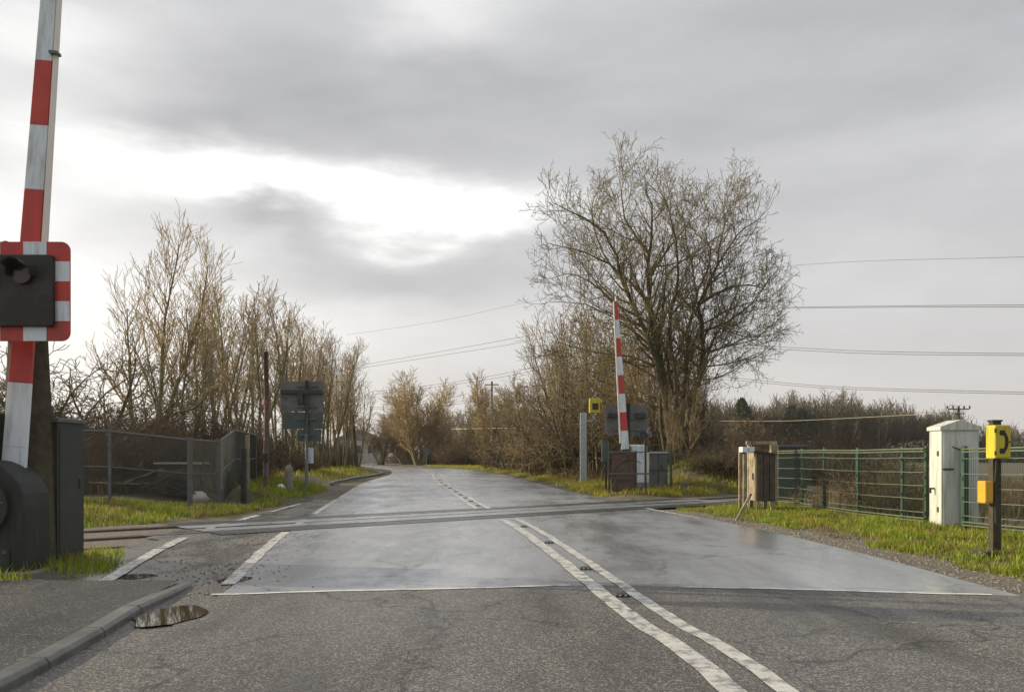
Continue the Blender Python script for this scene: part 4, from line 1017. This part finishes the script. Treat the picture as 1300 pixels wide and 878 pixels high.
# ------------------------------------------------------------------ white cabinet
Y=13.85; o=pos(1219,Y); wc=thing('equipment_cabinet',o,'tall white equipment cabinet with gabled top standing in the green fence','cabinet')
xl=at(1195,0,Y).x-o.x; xr=at(1243,0,Y).x-o.x; zt=at(0,546,Y).z-o.z; dp=.40
zg=at(0,534,Y).z-o.z
MB().box(((xl+xr)/2,dp/2,zt/2-.02),(xr-xl,dp,zt+.04)).build('body','cabwhite',wc,bevel=.008)
m=MB(); e=.03; m.prism([(xl-e,zt),(xr+e,zt),(xr+e,zt+.06),((xl+xr)/2,zg+.02),(xl-e,zt+.06)][::-1],-e,dp+e); m.build('roof_cap','cabwhite',wc,bevel=.006)
m=MB(); m.box(((xl+xr)/2+.0,-.006,zt/2),(xr-xl-.07,.012,zt-.12)); dr=m.build('door','cabwhite',wc,bevel=.004)
m=MB()
m.box(((xl+xr)/2+.05,-.02,zt-.42),(.06,.02,.09)); m.build('lock_plate','darkmetal',dr)
m=MB(); m.box(((xl+xr)/2-.03,-.018,zt-.30),(.22,.01,.016),M4=Matrix.Rotation(.35,4,'Y')); m.box(((xl+xr)/2,-.02,zg-.13),(.07,.01,.03)); m.build('handle_bar','darkmetal',dr)
m=MB(); m.box((xl+.10,-.018,zt-.62),(.17,.01,.03)); m.build('hinge_strap','greensign',dr)
m=MB(); 
for h in (.3,1.2): m.box((xl-.008,.1,h),(.016,.04,.08))
m.build('hinge','steelgrey',wc)
a=at(1184,619.5,Y+.3)-o; m=MB(); m.tube([(xl,.22,a.z),(xl-.07,.22,a.z)],.016,8); m.box((xl-.07,.22,a.z-.03),(.025,.03,.09)); m.build('side_handle','darkmetal',wc)

# ------------------------------------------------------------------ telephone post
Y=10.25; o=pos(1263,Y); tpn=thing('telephone_post',o,'yellow emergency telephone box and small orange box on a timber post at the right','telephone')
top=at(0,534,Y).z-o.z
MB().box((0,0,top/2),(.10,.10,top+.02)).build('post','postwood',tpn,bevel=.006)
MB().box((0,0,.015),(.42,.30,.09)).build('base_plate','darkmetal',tpn,bevel=.01)
MB().box((0,0,top+.0),(.12,.12,.02)).build('post_cap','darkmetal',tpn)
xa=at(1252,0,Y).x-o.x; xb=at(1278,0,Y).x-o.x; za=at(0,582,Y).z-o.z; zb=at(0,540,Y).z-o.z
zc=(za+zb)/2; 
bxm=MB(); bxm.box((0,0,0),(.205,.16,zb-za)); ph=bxm.build('telephone_box','yellow',tpn,bevel=.018,loc=((xa+xb)/2-.06,-.14,zc)); ph.rotation_euler=(0,0,R(8))
m=MB(); m.box((.0,-.083,0),(.19,.008,zb-za-.03)); m.build('door','yellow',ph,bevel=.003)
for h in (-.13,.13): MB().box((-.098,-.086,h),(.018,.012,.05)).build('hinge','darkmetal',ph)
MB().tube([(.085,-.084,0),(.085,-.093,0)],.010,10).build('lock','darkmetal',ph)
MB().tube([(0,.02,-.2),(.0,.05,-.5),(.01,.05,-.95)],.011,6).build('conduit','darkmetal',ph)
# handset symbol (black)
m=MB(); arc=[]
N_=14
out=[];inn=[]
for k in range(N_+1):
    t=R(-62+124*k/N_); out.append((-.022+.080*math.cos(t)+.01,.125*math.sin(t))); inn.append((-.036+.048*math.cos(t)+.01,.110*math.sin(t)))
vs=[];fs=[]
for k in range(N_+1):
    vs+=[(out[k][0],-.0895,out[k][1]),(inn[k][0],-.0895,inn[k][1])]
    if k: fs.append((2*k-2,2*k-1,2*k+1,2*k))
m.add(vs,fs)
for s in (-1,1):
    m.prism(rounded(-.045,.022,(.105 if s>0 else -.105)-.03,(.105 if s>0 else -.105)+.03,.016),-.0925,-.088)
m.build('handset_symbol','blk',ph)
xa=at(1242.5,0,Y).x-o.x; za=at(0,638,Y).z-o.z; zb=at(0,610,Y).z-o.z
ob=MB().box((0,0,0),(.10,.17,zb-za)).build('orange_box','orange',tpn,bevel=.012,loc=(xa+.06,-.03,(za+zb)/2))
MB().box((.0,-.088,0),(.085,.008,zb-za-.03)).build('lid','orange',ob,bevel=.003); MB().box((.062,0,0),(.03,.12,.18)).build('bracket','darkmetal',ob)

# cat's eyes between the centre lines
st=None
for Yq in (7.7,9.55,12.4,15.2,21.5,23.5,25.5,27.5,30,33,36,40,44):
    if st is None:
        st=thing('road_stud',(0,0,0),'','road stud')
        MB().prism([(-.07,0),(.07,0),(.05,.022),(-.05,.022)][::-1],-.06,.06).build('body','darkmetal',st,bevel=.004)
        m=MB(); 
        for s in (-.025,.025): m.box((s,-.062,.014),(.022,.008,.010))
        m.build('lens','glass',st); r=st
    else: r=dup(st,(0,0,0))
    r.location=(cx(Yq)+.005,Yq,.005 if Yq<8.2 else .001); r['label']='dark reflective stud set in the road between the double white lines'; r['group']='road studs on the centre line'

# haze: thin even air round the whole scene
hm=bpy.data.materials.new('thin air'); hm.use_nodes=True; hn=hm.node_tree.nodes; hl=hm.node_tree.links
hn.remove(hn['Principled BSDF']); pvn=hn.new('ShaderNodeVolumePrincipled'); pvn.inputs['Color'].default_value=(.95,.93,.90,1); pvn.inputs['Density'].default_value=.0003; pvn.inputs['Anisotropy'].default_value=.45
hl.new(pvn.outputs[0],hn['Material Output'].inputs['Volume']); M['haze']=hm
tag(MB().box((0,0,34.),(2200,2200,72)).build('haze','haze'),kind='stuff')
# ------------------------------------------------------------------ world, sun, camera
W=bpy.data.worlds.new('World'); S.world=W; W.use_nodes=True
nt=W.node_tree; N=nt.nodes; Lk=nt.links; N.clear()
SAZ=R(76); SEL=R(20)
out=N.new('ShaderNodeOutputWorld'); bg=N.new('ShaderNodeBackground'); Lk.new(bg.outputs[0],out.inputs[0])
sky=N.new('ShaderNodeTexSky'); sky.sky_type='NISHITA'; sky.sun_disc=False; sky.sun_elevation=SEL; sky.sun_rotation=-SAZ
tc=N.new('ShaderNodeTexCoord').outputs['Generated']; sp=N.new('ShaderNodeSeparateXYZ'); Lk.new(tc,sp.inputs[0])
def ma(op,a,b=None,c=None,cl=False):
    n=N.new('ShaderNodeMath'); n.operation=op; n.use_clamp=cl
    for i,v in enumerate((a,b,c)):
        if v is None: continue
        if isinstance(v,(int,float)): n.inputs[i].default_value=v
        else: Lk.new(v,n.inputs[i])
    return n.outputs[0]
az=ma('ARCTAN2',sp.outputs[0],sp.outputs[1]); el=ma('ARCSINE',sp.outputs[2])
azd=ma('MULTIPLY',az,57.2958); eld=ma('MULTIPLY',el,57.2958)
cv=N.new('ShaderNodeCombineXYZ'); Lk.new(ma('MULTIPLY',sp.outputs[0],1.0),cv.inputs[0]); Lk.new(sp.outputs[1],cv.inputs[1]); Lk.new(ma('MULTIPLY',sp.outputs[2],3.2),cv.inputs[2])
def nz(scale,det=7,rg=.55,dist=.0):
    n=N.new('ShaderNodeTexNoise'); n.inputs['Scale'].default_value=scale; n.inputs['Detail'].default_value=det; n.inputs['Roughness'].default_value=rg; n.inputs['Distortion'].default_value=dist
    Lk.new(cv.outputs[0],n.inputs['Vector']); return n
n1=nz(1.7,8,.55,.3); n2=nz(4.2,7,.55)
sc1=N.new('ShaderNodeSeparateColor'); Lk.new(n2.outputs['Color'],sc1.inputs[0])
azw=ma('ADD',azd,ma('MULTIPLY',ma('SUBTRACT',sc1.outputs[0],.5),16.)); elw=ma('ADD',eld,ma('MULTIPLY',ma('SUBTRACT',sc1.outputs[1],.5),9.))
def blob(x,y,wx,wy,amp):
    a0=math.degrees(math.atan((x-650)/F)); e0=math.degrees(math.atan((HZ-y)/F*math.cos(R(a0)))); sa=wx/F*57.3*.8; se=wy/F*57.3*.9
    da=ma('DIVIDE',ma('SUBTRACT',azw,a0),sa); de=ma('DIVIDE',ma('SUBTRACT',elw,e0),se)
    q=ma('ADD',ma('MULTIPLY',da,da),ma('MULTIPLY',de,de)); return ma('MULTIPLY',ma('EXPONENT',ma('MULTIPLY',q,-1.)),amp)
v=ma('ADD',.57,ma('MULTIPLY',ma('SUBTRACT',n1.outputs['Fac'],.5),.50))
v=ma('ADD',v,ma('MULTIPLY',ma('SUBTRACT',n2.outputs['Fac'],.5),.16))
for b in ((330,238,280,34,.66),(590,272,150,28,.5),(0,360,140,200,.34),(250,430,260,130,.38),(30,20,150,70,.30),(590,20,130,60,.26),(0,580,500,120,.25),
          (480,345,210,48,-.20),(330,280,110,26,-.30),(430,140,420,50,-.06),(1000,120,500,60,-.06),(780,480,500,60,.05),(250,150,200,26,-.08)):
    v=ma('ADD',v,blob(*b))
v=ma('MAXIMUM',v,.2); v=ma('MINIMUM',v,1.5)
cr=N.new('ShaderNodeValToRGB'); e=cr.color_ramp.elements
e[0].position=.2; e[0].color=(.20,.205,.22,1); e[1].position=1.; e[1].color=(1.0,1.0,.99,1)
q=cr.color_ramp.elements.new(.5); q.color=(.475,.48,.50,1); Lk.new(v,cr.inputs[0])
# warm, faintly pink haze near the horizon
hz_=ma('EXPONENT',ma('MULTIPLY',ma('ABSOLUTE',eld),-.16))
mx=N.new('ShaderNodeMix'); mx.data_type='RGBA'; mx.blend_type='MIX'; Lk.new(ma('MULTIPLY',hz_,.6),mx.inputs['Factor']); Lk.new(cr.outputs[0],mx.inputs['A']); mx.inputs['B'].default_value=(.84,.76,.72,1)
m2=N.new('ShaderNodeMix'); m2.data_type='RGBA'; m2.inputs['Factor'].default_value=.06; Lk.new(mx.outputs['Result'],m2.inputs['A'])
vm=N.new('ShaderNodeVectorMath'); vm.operation='SCALE'; vm.inputs['Scale'].default_value=.10; Lk.new(sky.outputs[0],vm.inputs[0]); Lk.new(vm.outputs[0],m2.inputs['B'])
Lk.new(m2.outputs['Result'],bg.inputs['Color']); bg.inputs['Strength'].default_value=.95

sl=bpy.data.lights.new('sun','SUN'); sl.energy=5.0; sl.angle=R(.7); sl.color=(1,.86,.62)
so=bpy.data.objects.new('sun',sl); COL.objects.link(so)
sd=Vector((-math.sin(SAZ)*math.cos(SEL), math.cos(SAZ)*math.cos(SEL), math.sin(SEL)))
so.rotation_euler=sd.to_track_quat('Z','Y').to_euler(); so.location=sd*60
cd=bpy.data.cameras.new('camera'); co=bpy.data.objects.new('camera',cd); COL.objects.link(co); S.camera=co
co.location=(0,0,EYE); co.rotation_euler=(R(90),0,0); cd.sensor_width=36; cd.lens=36*F/1300; cd.shift_y=(HZ-439)/1300; cd.clip_start=.05; cd.clip_end=5000
vs_=S.view_settings; vs_.view_transform='Standard'; vs_.look='None'; vs_.exposure=0.22; vs_.gamma=1; vs_.use_curve_mapping=False
S.cycles.max_bounces=6; S.cycles.use_denoising=True
